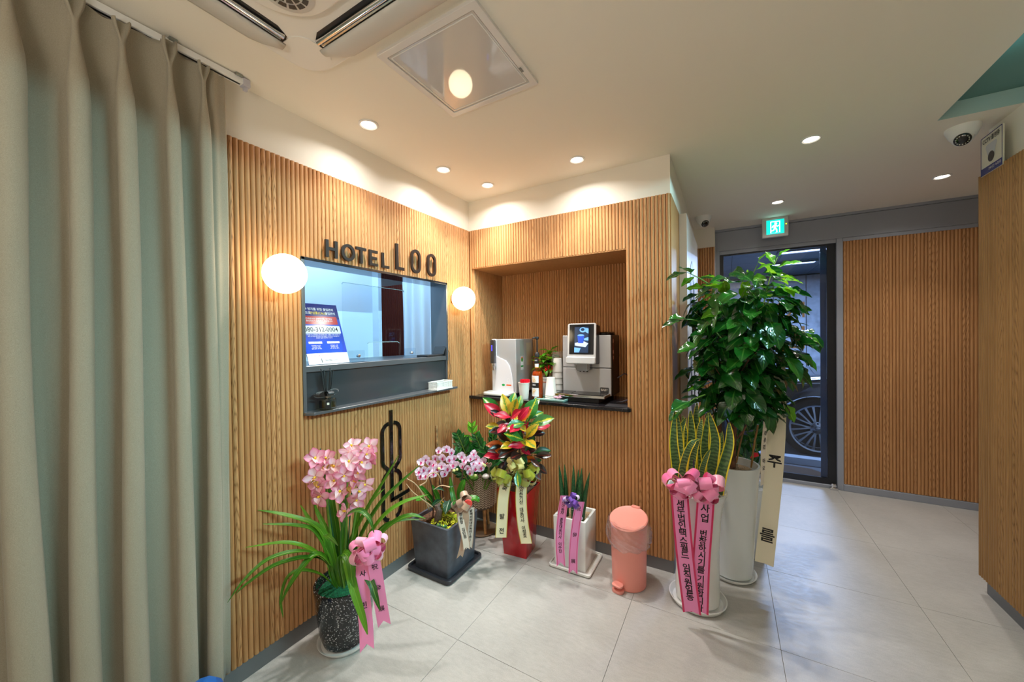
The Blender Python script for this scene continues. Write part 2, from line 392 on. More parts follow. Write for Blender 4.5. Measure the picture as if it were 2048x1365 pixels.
obj('floor_hinge', MB().prism(rrect(.06, .034, .012), (2.545, YD - .03, 0), (1, 0, 0), (0, 1, 0), (0, 0, .022)).prism(rrect(.036, .03, .012), (2.545, YD - .016, .022), (1, 0, 0), (0, 1, 0), (0, 0, .03)), CHROME, dr, bevel=.003)
# slatted pier on the right
pr = struct('wall_right', MB().box((2.925, .25, 0), (4.3, .613, H)), PLASTER)
obj('backing_board', MB().box((2.9, .25, .092), (2.926, .626, 2.215)).box((2.9, .612, .092), (4.2, .626, 2.215)), WOODP, pr)
slats(pr, (2.9005, .626, 0), (0, -1, 0), .376, (-1, 0, 0), lambda t: [(.092, 2.215)], WOODP)
struct('baseboard_right', MB().box((2.921, .25, 0), (2.925, .617, .092)).box((2.921, .613, 0), (4.2, .617, .092)), M('pier_baseboard', (120, 124, 130), .4, .2))
# unseen walls that close the lobby
struct('wall_front', MB().box((-.12, -3.7, 0), (4.4, -3.6, 2.57)), PLASTER)
struct('wall_hall', MB().box((4.3, -3.6, 0), (4.4, 2.1, 2.57)), PLASTER)

# ---------------------------------------------------------------- lamps
LENS = M('lamp_lens', (255, 250, 240), .5, emit=((255, 244, 226), 14))
def downlight(x, y, label, watt=DOWNLIGHT_W, grp='recessed downlights in the ceiling'):
    t = thing('ceiling_downlight', label, 'ceiling light', (x, y, H), 0, grp)
    obj('trim_ring', MB().ring([(.046, 0), (.047, -.004), (.040, -.007), (.033, -.003), (.033, .0)], 28), WHITEP, t, 40)
    obj('lens', MB().lathe([(.033, -.001), (.0325, -.003), (.0, -.0035)], 24), LENS, t, True)
    area('downlight', (x, y, H - .012), .05, watt, DOWNLIGHT_COL, spread=152); area('downlight_beam', (x, y, H - .011), .05, watt / DOWNLIGHT_W * BEAM_W, DOWNLIGHT_COL, spread=92)
for x, y, l, wt in ((.22, -1.104, 'round white downlight over the curtain end of the hatch wall', .9), (.21, -.539, 'round white downlight over the sign letters', 1.15),
                (.312, -.198, 'small round downlight nearest the corner of the slatted walls', 1.15), (.967, -.223, 'round white downlight over the coffee niche', 1.15),
                (2.131, .224, 'bright round downlight over the open floor beside the tall plant', 1.1), (2.086, 1.296, 'round downlight in front of the exit sign', .9),
                (2.997, 1.312, 'round downlight below the ceiling camera near the slatted pier', .9)):
    downlight(x, y, l, DOWNLIGHT_W * wt)
for x, y in ((1.75, -2.95), (.75, -2.95)):   # unseen lamps added behind the camera for fill
    area('downlight', (x, y, H - .012), .05, DOWNLIGHT_W * 1.5, DOWNLIGHT_COL, spread=150)
GLOBE = M('opal_globe', (255, 240, 214), .3, emit=((255, 226, 176), 1.0))
GLOBE.node_tree.nodes['Principled BSDF'].inputs['Emission Color'].default_value = (*GLOBE_COL, 1); GLOBE.node_tree.nodes['Principled BSDF'].inputs['Emission Strength'].default_value = GLOBE_S
BRASS = M('brushed_brass', (190, 160, 110), .3, 1)
def sconce(y, z, label):
    t = thing('globe_sconce', label, 'wall lamp', (.0105, y, z), 0, 'globe lamps either side of the hatch')
    obj('wall_plate', MB().lathe([(.034, 0), (.034, .012), (.028, .016), (0, .016)], 28, m=rot_to((0, -1, 0), (1, 0, 0)).to_4x4()), BRASS, t, 40)
    n = 18; obj('globe', MB().lathe([(.084 * math.sin(PI * i / n), -.084 * math.cos(PI * i / n)) for i in range(n + 1)], 36, (.094, 0, 0)), GLOBE, t, True)
sconce(-1.452, 1.681, 'glowing round globe wall lamp beside the curtain')
sconce(-.214, 1.679, 'glowing round globe wall lamp in the corner by the coffee niche')

# ---------------------------------------------------------------- hotel letters and emblem on the hatch wall
SIGNB = M('sign_bronze', (36, 30, 29), .35, .2)
hs = thing('hotel_letters', 'raised dark HOTEL LOO letters above the reception hatch', 'sign', (.0105, -.8, 1.8))
def letter(poly=None, rings=None):
    mb = MB()
    for p in poly or []: mb.prism(p, (.012, .8, -1.8), (0, 1, 0), (0, 0, 1), (.012, 0, 0))
    for a, b in rings or []: mb.band(a, b, (.012, .8, -1.8), (0, 1, 0), (0, 0, 1), (.012, 0, 0))
    mb2 = mb; obj('letter', mb2, SIGNB, hs)
def rc(y0, z0, y1, z1): return [(y0, z0), (y1, z0), (y1, z1), (y0, z1)]
def oval(cy, cz, a, b, n=40): return [(cy + a * math.cos(2 * PI * i / n), cz + b * math.sin(2 * PI * i / n)) for i in range(n)]
za, zb = 1.806, 1.892; sw = .0165
letter([rc(-1.217, za, -1.217 + sw, zb), rc(-1.152 - sw, za, -1.152, zb), rc(-1.2, 1.842, -1.168, 1.857)])
letter(rings=[(oval(-1.0905, 1.849, .040, .044), oval(-1.0905, 1.849, .024, .029))])
letter([rc(-1.043, zb - .015, -.980, zb), rc(-1.019, za, -1.004, zb - .015)])
letter([rc(-.960, za, -.944, zb), rc(-.944, za, -.904, za + .014), rc(-.944, .5 * (za + zb) - .007, -.908, .5 * (za + zb) + .007), rc(-.944, zb - .014, -.904, zb)])
letter([rc(-.874, za, -.859, zb), rc(-.859, za, -.822, za + .014)])
letter([rc(-.770, 1.812, -.750, 1.966), rc(-.750, 1.812, -.706, 1.829)])
for c in (-.605, -.460): letter(rings=[(rrect(.082, .15, .041, 8, c, 1.886), rrect(.048, .114, .024, 8, c, 1.886))])
def strip(pts, wd):
    """polyline widened to a flat band"""
    L = []; Rr = []
    for i, p in enumerate(pts):
        a = Vector(pts[max(i - 1, 0)]); b = Vector(pts[min(i + 1, len(pts) - 1)]); t = (b - a).normalized(); n = Vector((-t.y, t.x))
        L.append(tuple(Vector(p) + n * wd / 2)); Rr.append(tuple(Vector(p) - n * wd / 2))
    return L, Rr
def emblem(mb, o, u, v, d, s=1.0):
    """figure of a tall L crossed with two stacked zeros; local size about .26 x .66"""
    wd = .026
    def st(pts):
        L, Rr = strip(pts, wd); n = len(L)
        for i in range(n - 1): mb.prism([tuple(x * s for x in q) for q in (L[i], L[i + 1], Rr[i + 1], Rr[i])], o, u, v, d)
    st([(0, .66), (0, .012)]); st([(-.012, .013), (.0, .013), (.075, .018), (.165, .026)])
    arc = lambda cx, cz, r, a0, a1, n=8: [(cx + r * math.cos(R(a0 + (a1 - a0) * i / n)), cz + r * math.sin(R(a0 + (a1 - a0) * i / n))) for i in range(n + 1)]
    for sg in (-1, 1):
        cen = 180 if sg < 0 else 0
        top = arc(sg * .018, .505, .062, 105 if sg < 0 else 75, cen, 8)
        low = arc(sg * .018, .31, .062, cen, 240 if sg < 0 else -60, 6)
        st([(sg * .024, .567)] + top + low + [(sg * .028, .232)])
        up2 = arc(sg * .018, .155, .062, 120 if sg < 0 else 60, cen, 6)
        if sg < 0: st([(sg * .028, .222)] + up2 + arc(sg * .018, -.06, .062, 180, 255, 8))
        else: st([(sg * .028, .222)] + up2 + [(.080, .052)]); st([(.080, -.004)] + arc(.018, -.06, .062, 0, -75, 8))
eb = MB(); emblem(eb, (.0115, -.812, .436), (0, 1, 0), (0, 0, 1), (.007, 0, 0), .82)
obj('emblem', eb, BLACK, label='glossy black line emblem mounted below the reception hatch', cat='emblem')

# ---------------------------------------------------------------- reception hatch
hat = tag(thing('window_1', None, None), kind='structure')
MET = M('hatch_metal', (104, 108, 114), .28, .55); METD = M('hatch_panel', (70, 73, 78), .16, .35, coat=.3); SOF = M('hatch_soffit', (92, 100, 112), .06, .85)
f = MB()
obj('frame_side', MB().box((-.13, WY0, WZ0), (.016, WY0 + .016, WZ1)), MET, hat, bevel=.001, seg=1)
obj('frame_side', MB().box((-.13, WY1 - .014, 1.24), (.016, WY1, WZ1)).box((-.01, WY1 - .012, WZ0), (.008, WY1, 1.24)), MET, hat, bevel=.001, seg=1)
obj('frame_top', MB().box((-.13, WY0, WZ1 - .014), (.016, WY1, WZ1)), SOF, hat, bevel=.001, seg=1)
obj('counter_ledge', MB().box((-.42, WY0 + .016, 1.243), (.008, WY1 - .012, 1.272)), MET, hat, bevel=.0015, seg=1)
obj('apron_panel', MB().box((-.014, WY0 + .016, WZ0), (-.006, WY1 - .012, 1.243)), METD, hat)
sh = MB().prism([(-.01, WY0), (.03, WY0), (.062, WY0 + .022), (.085, -.30), (.085, -.272), (-.01, -.272)], (0, 0, 1.043), (1, 0, 0), (0, 1, 0), (0, 0, .013))
obj('hatch_shelf', sh, MET, hat, bevel=.001, seg=1)
ACR = glass('acrylic', (246, 250, 253), .55)
ACE = M('acrylic_edge', (190, 225, 235), .15, trans=.6)
ag = thing('sneeze_guard', 'clear acrylic sneeze guard with notched lower edge standing on the hatch ledge', 'screen', (-.06, -.84, 1.272))
ol = [(-.225, .012), (-.225, .425), (-.219, .435), (.212, .435), (.218, .425), (.218, .012), (.17, .012), (.17, .10), (.16, .108), (-.055, .108), (-.065, .10), (-.065, .012)]
obj('screen', MB().prism(ol, (0, 0, 0), (0, 1, 0), (0, 0, 1), (-.004, 0, 0)), ACR, ag)
el, er = strip(ol[1:5], .003); e2l, e2r = strip(ol[7:11], .003); m = MB()
for L, Rr in ((el, er), (e2l, e2r)):
    for i in range(len(L) - 1): m.prism([L[i], L[i + 1], Rr[i + 1], Rr[i]], (.0005, 0, 0), (0, 1, 0), (0, 0, 1), (-.005, 0, 0))
obj('screen_edge', m, ACE, ag)
for y in (-.145, .255):
    m = MB().prism(rrect(.105, .06, .008, 3, y, .034), (.003, 0, 0), (0, 1, 0), (0, 0, 1), (.004, 0, 0)).box((.0, y - .055, 0), (.06, y + .055, .004))
    ft = obj('foot', m, ACR, ag)
    obj('knob', MB().lathe([(.006, 0), (.009, .008), (.009, .02), (.005, .023), (0, .023)], 16, m=Matrix.Translation((.007, y, .034)) @ rot_to((0, 1, 0), (1, 0, 0)).to_4x4()), CHROME, ft, 40)
# notice
nt = thing('covid_notice', 'blue and white call-in notice with phone number leaning inside the hatch', 'notice', (-.05, -1.148, 1.274))
U = Vector((0, 1, 0)); V = Vector((-.11, 0, .315)); PH = V.length; V.normalize(); NN = Vector((V.z, 0, -V.x))
PRB = M('print_blue', (30, 74, 190), .16); PRD = M('print_navy', (24, 44, 120), .16); PRR = M('print_red', (200, 34, 34), .16); PRW = M('print_white', (240, 240, 244), .16); PRY = M('print_yellow', (250, 214, 40), .3); PRK = M('print_dark', (24, 26, 34), .3)
PW = .226
obj('panel', MB().prism([(-PW / 2, 0), (PW / 2, 0), (PW / 2, PH), (-PW / 2, PH)], (0, 0, 0), U, V, -NN * .004), PRB, nt)
def pr(name, poly, mat, lift=.0006): return obj(name, MB().prism(poly, NN * lift, U, V, NN * .0002), mat, nt)
pr('print_band', rc(-PW / 2, PH - .085, PW / 2, PH), PRD, .0002); pr('print_band', rc(-PW / 2, 0, PW / 2, .058), PRW, .0002)
pr('print_band', rrect(.200, .046, .006, 3, -.003, PH - .094), PRR); pr('print_band', rrect(.212, .044, .006, 3, -.003, PH - .147), PRW)
for x in (-.055, .045): pr('print_band', rc(x - .036, .110, x + .036, .121), PRW)
def pt(txt, size, x, y, mat, fat=0., al='CENTER', sq=1.): return text_on('lettering', txt, size, mat, nt, U * x + V * y + NN * .0012, U, V, al, 1.1, fat, squash=sq)
pt('코로나19 방지를 위한 출입관리', .0165, -.018, PH - .032, PRW, .012); pt('080으로', .0165, -.072, PH - .054, PRW, .012); pt('안심콜(CALL)', .0165, -.004, PH - .054, PRY, .012); pt('출입관리', .0165, .064, PH - .054, PRW, .012)
pt('아래번호로 전화하시면 개인정보\n출입정보가 안전하게 저장됩니다', .011, -.005, PH - .092, PRW)
pt('080-312-0004', .036, -.006, PH - .147, PRK, .01, sq=.93)
pt('1. 일시 2021. 3. 1 부터 안심콜로 출입관리\n2. 코로나19 예방 및 확산 방지를 위하여 출입자 명부를 전화로\n기록합니다. 통화료는 무료이며 방문 기록은 자동 저장됩니다\n4주 후 자동 폐기되며 개인정보는 안전하게 보호됩니다\n궁금한 점은 안내데스크 문의', .0078, 0, .158, PRW)
pt('이용방법', .009, -.055, .1155, PRB); pt('문의 안내', .009, .045, .1155, PRB)
pt('전화번호 누르기\n안내멘트 청취\n통화 종료 후 확인', .0075, -.055, .090, PRW); pt('방문일시 기록\n전화번호 저장\n4주 후 자동 폐기', .0075, .045, .090, PRW)
pt('개인정보 보호를 위해 항상 노력하겠습니다 감사합니다', .0075, -.01, .044, PRR)
pt('HOTEL LOO', .0125, .012, .018, PRK, .01); e2 = MB(); emblem(e2, U * -.042 + V * .009 + NN * .0012, U, V, NN * .0004, .034); obj('print_emblem', e2, PRK, nt)
# signature pad
tb = thing('card_terminal', 'small black folding card terminal with raised screen on the right end of the ledge', 'card terminal', (-.045, -.41, 1.272))
obj('base', MB().box((-.05, -.075, 0), (.05, .08, .014)), BLACKM, tb, bevel=.004); obj('keypad', MB().box((-.035, -.06, .014), (.03, .04, .016)), M('pad_glass', (60, 70, 84), .1), tb)
ls = Matrix.Translation((0, .085, .012)) @ Matrix.Rotation(R(-28), 4, 'X')
obj('screen', MB().box((-.05, -.004, 0), (.05, .004, .11), ls), BLACKM, tb, bevel=.002)
obj('terminal_cable', MB().tube([(-.005, -.318, 1.34), (.01, -.300, 1.33), (.022, -.277, 1.29), (.020, -.274, 1.22), (.026, -.270, 1.18), (.018, -.276, 1.13), (.012, -.282, 1.10)], .0014, 5), BLACKM, label='thin black cable hanging at the right edge of the hatch', cat='cable')
# office seen through the hatch
OFW = M('office_wall_paint', (214, 224, 236), .8)
wo = struct('wall_office', MB().box((-.78, -2.4, 0), (-.70, -.34, H)).box((-.78, -.345, 0), (-.63, -.315, H)).box((-1.9, 1.25, 0), (-.1, 1.35, H)).box((-1.9, -2.4, 0), (-1.8, 1.35, H)).box((-.78, -2.5, 0), (-.1, -2.4, H)), OFW)
struct('floor_office', MB().box((-1.9, -2.5, -.04), (-.12, 1.35, 0)), M('office_floor', (110, 112, 116), .6))
pn = thing('slatted_partition', 'dark red slatted partition seen through the hatch behind the blue wall', 'partition', (-1.45, .62, 0))
obj('board', MB().box((-.45, 0, .9), (.75, .02, 2.0)), M('red_board', (96, 44, 40), .4), pn)
for i in range(40): put('slat', slat_mesh(1.1, M('red_slat', (132, 62, 54), .35) if i == 0 else bpy.data.materials['red_slat'], .03), pn, Matrix.Translation((-.44 + .03 * i, 0, .9)))
sf = thing('low_shelf', 'low dark shelf unit beyond the hatch opening', 'shelf', (-1.45, .5, 0))
obj('carcass', MB().box((-.4, -.25, .02), (.75, .1, .06)).box((-.4, -.25, .5), (.75, .1, .53)).box((-.4, -.25, 1.12), (.75, .1, 1.15)).box((-.1, -.25, .06), (-.07, .1, 1.12)).box((.15, -.25, .06), (.18, .1, 1.12)).box((.45, -.25, .06), (.48, .1, 1.12)), M('shelf_board', (92, 96, 108), .5), sf)
CURTO = M('office_curtain_cloth', (222, 230, 240), .85)
def cb(u, v):
    x = -.53 + .36 * u; return Vector((x + .012 * math.sin(v * 3 + u * 9), -.20 + .022 * math.sin(u * 6.3 * 4 + .6 * v) , 2.2 - 1.35 * v))
obj('office_curtain', MB().grid(cb, 64, 12), CURTO, smooth='all', fix=False, label='pale blue lit curtain hanging behind the reception hatch', cat='curtain')
# things on the hatch shelf
rd = thing('reed_diffuser', 'glass reed diffuser with black sticks and a black bow on the hatch shelf', 'diffuser', (.036, -1.222, 1.056), R(30))
GL = glass('clear_glass', (244, 247, 243), 1.0)
obj('bottle', MB().lathe([(.030, 0), (.037, .003), (.038, .01), (.038, .05), (.034, .056), (.014, .058), (.013, .072), (.0115, .072), (.012, .056), (.033, .053), (.035, .05), (.035, .012), (.0, .012)], 36), GL, rd, 40)
obj('perfume', MB().lathe([(.034, .013), (.034, .034), (0, .034)], 32), glass('perfume_oil', (236, 232, 196), .6), rd, 40)
obj('neck_ring', MB().ring([(.015, .060), (.015, .074), (.012, .074), (.012, .060)], 20), M('silver_neck', (205, 200, 190), .2, 1), rd, 40)
lbm = M('label_black', (24, 23, 24), .4); obj('label', MB().grid(lambda u, v: Vector((.0386 * math.sin(R(-75 + 60 * u)), -.0386 * math.cos(R(-75 + 60 * u)), .012 + .036 * v)), 8, 1).grid(lambda u, v: Vector((.0386 * math.sin(R(10 + 36 * u)), -.0386 * math.cos(R(10 + 36 * u)), .008 + .042 * v)), 6, 1), lbm, rd, fix=False)
obj('label_print', MB().prism(rrect(.010, .011, .001, 2), (.0395 * math.sin(R(28)), -.0395 * math.cos(R(28)), .033), (math.cos(R(28)), math.sin(R(28)), 0), (0, 0, 1), (.0001, -.0003, 0)), M('label_white', (230, 226, 214), .5), rd)
for i in range(8):
    a = 2 * PI * i / 8; obj('reed', MB().tube([(.006 * math.cos(a), .006 * math.sin(a), .02), ((.017 + .012 * (i % 2)) * math.cos(a), (.017 + .012 * (i % 3) / 2) * math.sin(a), .185 + .008 * (i % 3))], .0026, 6), BLACKM, rd)
bw = MB()
def loop_pts(a, tilt, ln, fat):
    d = Vector((math.cos(a) * math.cos(tilt), math.sin(a) * math.cos(tilt), math.sin(tilt))); up = Vector((0, 0, 1)); n = d.cross(up).normalized(); q = n.cross(d)
    return [d * (ln * (1 - math.cos(t)) / 2) + q * (fat * math.sin(t)) for t in [2 * PI * i / 14 for i in range(15)]], n
def ribbon_loop(mb, c, a, tilt, ln, fat, wd):
    P, n = loop_pts(a, tilt, ln, fat); c = Vector(c)
    mb.grid(lambda u, v: c + P[min(14, int(round(v * 14)))] + n * ((u - .5) * wd * (.35 + .65 * math.sin(PI * min(1, max(0, v))))), 2, 14)
SATK = M('black_satin', (20, 20, 24), .25, sheen=.3)
for a, tl in ((R(20), .25), (R(200), -.1), (R(320), .1), (R(250), .0)):
    lp = MB(); ribbon_loop(lp, (.0, -.012, .078), a, tl, .055, .014, .026); obj('bow_loop', lp, SATK, rd, 'all', fix=False)
# white mesh basket
bs = thing('mesh_basket', 'white plastic mesh basket on the right end of the hatch shelf', 'basket', (.056, -.418, 1.056), R(3))
m = MB(); bx0, bx1, by0, by1, bh = -.036, .036, -.082, .082, .052
m.box((bx0, by0, 0), (bx1, by1, .003)); 
for z in (0, .048):
    for a, b in (((bx0 - .002, by0 - .002, z), (bx0 + .002, by1 + .002, z + .005)), ((bx1 - .002, by0 - .002, z), (bx1 + .002, by1 + .002, z + .005)), ((bx0, by0 - .002, z), (bx1, by0 + .002, z + .005)), ((bx0, by1 - .002, z), (bx1, by1 + .002, z + .005))): m.box(a, b)
obj('rim_and_base', m, WHITEP, bs)
m = MB()
for i in range(28):
    y = by0 + (by1 - by0) * (i + .5) / 28
    for x in (bx0, bx1): m.box((x - .0008, y - .0011, 0), (x + .0008, y + .0011, .05))
for i in range(12):
    x = bx0 + (bx1 - bx0) * (i + .5) / 12
    for y in (by0, by1): m.box((x - .0011, y - .0008, 0), (x + .0011, y + .0008, .05))
for z in (.009, .016, .023, .030, .037, .044):
    for x in (bx0, bx1): m.box((x - .0007, by0, z - .0009), (x + .0007, by1, z + .0009))
    for y in (by0, by1): m.box((bx0, y - .0007, z - .0009), (bx1, y + .0007, z + .0009))
obj('lattice', m, WHITEP, bs, kind='stuff')

# ---------------------------------------------------------------- curtain and rail
def cloth_mat():
    k = NT('curtain_cloth'); tc = k.add('ShaderNodeTexCoord'); wv = k.add('ShaderNodeTexNoise'); mp = k.add('ShaderNodeMapping'); mp.inputs['Scale'].default_value = (500, 500, 1500)
    k.link(tc.outputs['Object'], mp.inputs[0]); k.link(mp.outputs[0], wv.inputs['Vector']); wv.inputs['Scale'].default_value = 1; wv.inputs['Detail'].default_value = 2
    k.base(k.ramp(wv.outputs[0], [(.3, (142, 134, 117)), (.7, (168, 160, 142))])); k.b.inputs['Roughness'].default_value = .85; k.b.inputs['Sheen Weight'].default_value = .15
    k.bump(wv.outputs[0], .25, .0006); return k.m
CLOTH = cloth_mat()
PL = [-2.30, -2.150, -2.030, -1.930, -1.812, -1.718]
PLR = [1.0, 1.2, 1.0, .95, .8, .72]
def smooth01(a, b, x): t = min(1, max(0, (x - a) / (b - a))); return t * t * (3 - 2 * t)
def section(z, ph=0.):
    """the curtain's cross-section at height z, as (x, y) points from far left to the leading edge"""
    pts = []; ys = PL; top = 2.415
    body = 1 - smooth01(2.12, 2.33, z); flare = smooth01(2.335, 2.405, z); low = 1 - smooth01(.1, 1.6, z)
    start = -2.46
    for i, y in enumerate(ys):
        r = (.0065 + .0165 * body + .010 * flare) * PLR[i] * (1 + .35 * low); dep = .030 + .030 * body * PLR[i] + .012 * low + .008 * flare
        yc = y + .012 * low * math.sin(i * 2.1) + .004 * math.sin(z * 3 + i); nk = r * (.55 if body > .3 else .8)
        x0 = .072 + .004 * math.sin(i * 1.7 + z)
        prev = pts[-1][1] if pts else start
        a = yc - nk - .008
        for k in range(1, 6):
            t = k / 6; yy = prev + (a - prev) * t; pts.append((x0 - .016 * math.sin(PI * t) * (1 - .6 * flare) + .004 * math.sin(5 * t + z * 1.3 + i), yy))
        pts.append((x0, a)); pts.append((x0 + .008, yc - nk))
        cx = x0 + dep - r; n = 12
        for k in range(n + 1):
            th = R(-115 + 230 * k / n)
            q = (cx + r * math.cos(th) * 1.0, yc + r * math.sin(th))
            if flare > 0: q = (q[0] - .022 * flare * (1 if abs(k - n / 2) < 1.5 else 0) , q[1] + (.006 * flare * (1 if k > n / 2 else -1)))
            pts.append(q)
        pts.append((x0 + .008, yc + nk)); pts.append((x0, yc + nk + .008))
    e = -1.648 + .004 * math.sin(z * 4) - .022 * low
    pv = pts[-1][1]
    for k in range(1, 5): pts.append((.074 + .010 * math.sin(k * 1.4), pv + (e - pv) * k / 4))
    pts.append((.066, e + .004)); pts.append((.058, e - .004))
    return pts
zs = [2.416, 2.403, 2.385, 2.36, 2.345, 2.335, 2.325, 2.31, 2.29, 2.26, 2.22, 2.17, 2.10, 2.0, 1.85, 1.65, 1.45, 1.25, 1.05, .85, .65, .45, .3, .2, .12]
S = [section(z) for z in zs]; npt = len(S[0])
cm = MB(); cm.add([(q[0], q[1], z - (.012 * math.sin(q[1] * 25) if z > 2.41 else 0)) for z, s_ in zip(zs, S) for q in s_], [(j * npt + i, j * npt + i + 1, (j + 1) * npt + i + 1, (j + 1) * npt + i) for j in range(len(zs) - 1) for i in range(npt - 1)])
cu = obj('curtain', cm, CLOTH, smooth='all', fix=False, label='floor-length beige pinch-pleat curtain hanging from the ceiling rail', cat='curtain')
md = cu.modifiers.new('cloth', 'SOLIDIFY'); md.thickness = .0016; md.offset = 0
cr = thing('curtain_rail', 'white metal curtain rail fixed to the ceiling above the beige curtain', 'curtain rail', (.062, -2.3, 2.44))
obj('track', MB().box((-.013, -1.2, -.020), (.013, .724, .004)), WHITEP, cr, bevel=.002); obj('track_slot', MB().box((-.004, -1.2, -.0215), (.004, .71, -.0195)), BLACKM, cr)
obj('end_cap', MB().box((-.016, .716, -.024), (.016, .742, .006)).box((-.007, .722, -.038), (.007, .736, -.022)), M('grey_cap', (190, 188, 196), .4), cr, bevel=.002)
for y in (-.3, .12, .50, .70): obj('bracket', MB().box((-.016, y - .012, .0), (.022, y + .012, .010)), M('steel_bracket', (150, 156, 150), .3, .8), cr, bevel=.002)
bl = thing('blue_bin', 'blue plastic bin whose rounded top peeks up at the curtain foot', 'bin', (0.228,  -1.813, 0), R(20))
BLU = M('blue_plastic', (24, 92, 172), .35)
obj('body', MB().lathe([(.050, 0), (.054, .02), (.060, 0.212), (0, 0.212)], 10), BLU, bl, 20); obj('lid', MB().lathe([(.062, 0.212), (.062, 0.229), (.056, 0.243), (.040, 0.261), (.022, 0.270), (0, 0.273)], 10), BLU, bl, 20)

# ---------------------------------------------------------------- ceiling fixtures
ac = thing('ceiling_air_conditioner', 'white four-way cassette air conditioner set into the ceiling', 'air conditioner', (.815, -1.925, H))
ACW = M('cassette_white', (236, 232, 224), .4); ACL = M('louver_grey', (200, 196, 188), .45)
obj('panel', MB().prism(rrect(.97, .97, .10, 6), (0, 0, -.018), (1, 0, 0), (0, 1, 0), (0, 0, .02)), ACW, ac, bevel=.008)
obj('centre_plate', MB().prism(rrect(.62, .62, .16, 8), (0, 0, -.034), (1, 0, 0), (0, 1, 0), (0, 0, .016)), ACW, ac, 40, bevel=.012, seg=3)
DARK = M('slot_black', (14, 13, 13), .35)
for k in range(4):
    rm = Matrix.Rotation(PI / 2 * k, 4, 'Z')
    m = MB().prism([(-.27, .352), (-.31, .372), (-.325, .42), (.325, .42), (.31, .372), (.27, .352)], (0, 0, -.0188), (1, 0, 0), (0, 1, 0), (0, 0, .002))
    m.v = [rm @ q for q in m.v]; obj('air_slot', m, DARK, ac)
    m = MB().tube([rm @ Vector((-.30, .375, -.024)), rm @ Vector((.30, .375, -.024))], .009, 10).tube([rm @ Vector((-.30, .392, -.022)), rm @ Vector((.30, .392, -.022))], .005, 8); obj('vane_bar', m, CHROME, ac, True)
    n = 14
    def lv(u, v, rm=rm):
        x = -.318 + .636 * u; e = abs(2 * u - 1); y1 = .474 - .045 * max(0, (e - .72) / .28) ** 2; y = .394 + (y1 - .394) * v
        return rm @ Vector((x, y, -.040 + .020 * (1 - v) ** 2 * .5 + .016 * v - .006 * math.sin(PI * v)))
    m = MB().grid(lv, 16, 6); lo = obj('louver', m, ACL, ac, 'all', fix=False); md = lo.modifiers.new('t', 'SOLIDIFY'); md.thickness = .005
for k in range(4):
    rm = Matrix.Rotation(PI / 2 * k, 4, 'Z')
    m = MB().prism([(q[0] - .39, q[1] + .39) for q in rrect(.15, .15, .06, 5)], (0, 0, -.021), (1, 0, 0), (0, 1, 0), (0, 0, .003)); m.v = [rm @ q for q in m.v]; obj('corner_cover', m, ACW, ac)
g = obj('sensor_grille', MB().lathe([(.075, -.036), (.07, -.039), (.0, -.040)], 40, (-.185, .205, 0)), M('grille_grey', (206, 202, 196), .5), ac, 40)
m = MB()
for rr, n in ((.058, 12), (.038, 9), (.018, 5)):
    for i in range(n):
        a0 = 2 * PI * i / n; a1 = a0 + 2 * PI / n * .78; ri = rr - .0155
        m.add([(-.185 + r_ * math.cos(a), .205 + r_ * math.sin(a), -.0405) for r_, a in ((ri, a0), (ri, (a0 + a1) / 2), (ri, a1), (rr, a1), (rr, (a0 + a1) / 2), (rr, a0))], [(0, 1, 2, 3, 4, 5)])
obj('grille_opening', m, DARK, g, fix=False)
hp = thing('ceiling_access_hatch', 'square glossy white access hatch flush in the ceiling', 'access hatch', (.845, -1.17, H))
obj('frame', MB().band(rrect(.445, .445, .002, 1), rrect(.392, .392, .002, 1), (0, 0, -.012), (1, 0, 0), (0, 1, 0), (0, 0, .013)), M('hatch_frame_white', (226, 222, 218), .25), hp, bevel=.002)
obj('panel', MB().prism(rrect(.386, .386, .001, 1), (0, 0, -.009), (1, 0, 0), (0, 1, 0), (0, 0, .008)), M('hatch_panel_white', (208, 204, 200), .04, coat=.4, spec=.7), hp)
obj('panel_bead', MB().band(rrect(.372, .372, .002, 1), rrect(.366, .366, .002, 1), (0, 0, -.0105), (1, 0, 0), (0, 1, 0), (0, 0, .0016)), WHITEP, hp)
obj('latch', MB().box((.198, .10, -.014), (.206, .125, -.011)), M('latch_grey', (120, 118, 116), .4), hp)
# exit sign
ex = thing('exit_sign', 'green lit emergency exit sign hanging at the ceiling before the glass door', 'exit sign', (2.113, 1.78, H))
obj('housing', MB().box((-.098, -.018, -.175), (.098, .018, 0)), M('sign_housing', (206, 208, 204), .4), ex, bevel=.006)
EXG = M('exit_green', (10, 160, 150), .4, emit=((0, 190, 178), 1.6)); EXW = M('exit_white', (235, 255, 250), .4, emit=((225, 255, 248), 2.6))
obj('lit_face', MB().box((-.066, -.0195, -.150), (.066, -.018, -.022)), EXG, ex)
fg = MB()
fg.band(rc(-.036, -.140, .036, -.036), rc(-.030, -.140, .030, -.042), (0, -.0206, 0), (1, 0, 0), (0, 0, 1), (0, .0008, 0))
fg.prism(oval(.004, -.056, .010, .010, 14), (0, -.0208, 0), (1, 0, 0), (0, 0, 1), (0, .0008, 0))
for pts, wd in (([(.002, -.068), (-.004, -.098)], .018), ([(-.004, -.096), (-.012, -.116), (-.028, -.120)], .010), ([(-.002, -.096), (.010, -.112), (.012, -.136)], .010), ([(.002, -.072), (.018, -.084), (.026, -.076)], .008), ([(.0, -.072), (-.018, -.078), (-.022, -.092)], .008)):
    L, Rr = strip(pts, wd)
    for i in range(len(L) - 1): fg.prism([L[i], L[i + 1], Rr[i + 1], Rr[i]], (0, -.0208, 0), (1, 0, 0), (0, 0, 1), (0, .0008, 0))
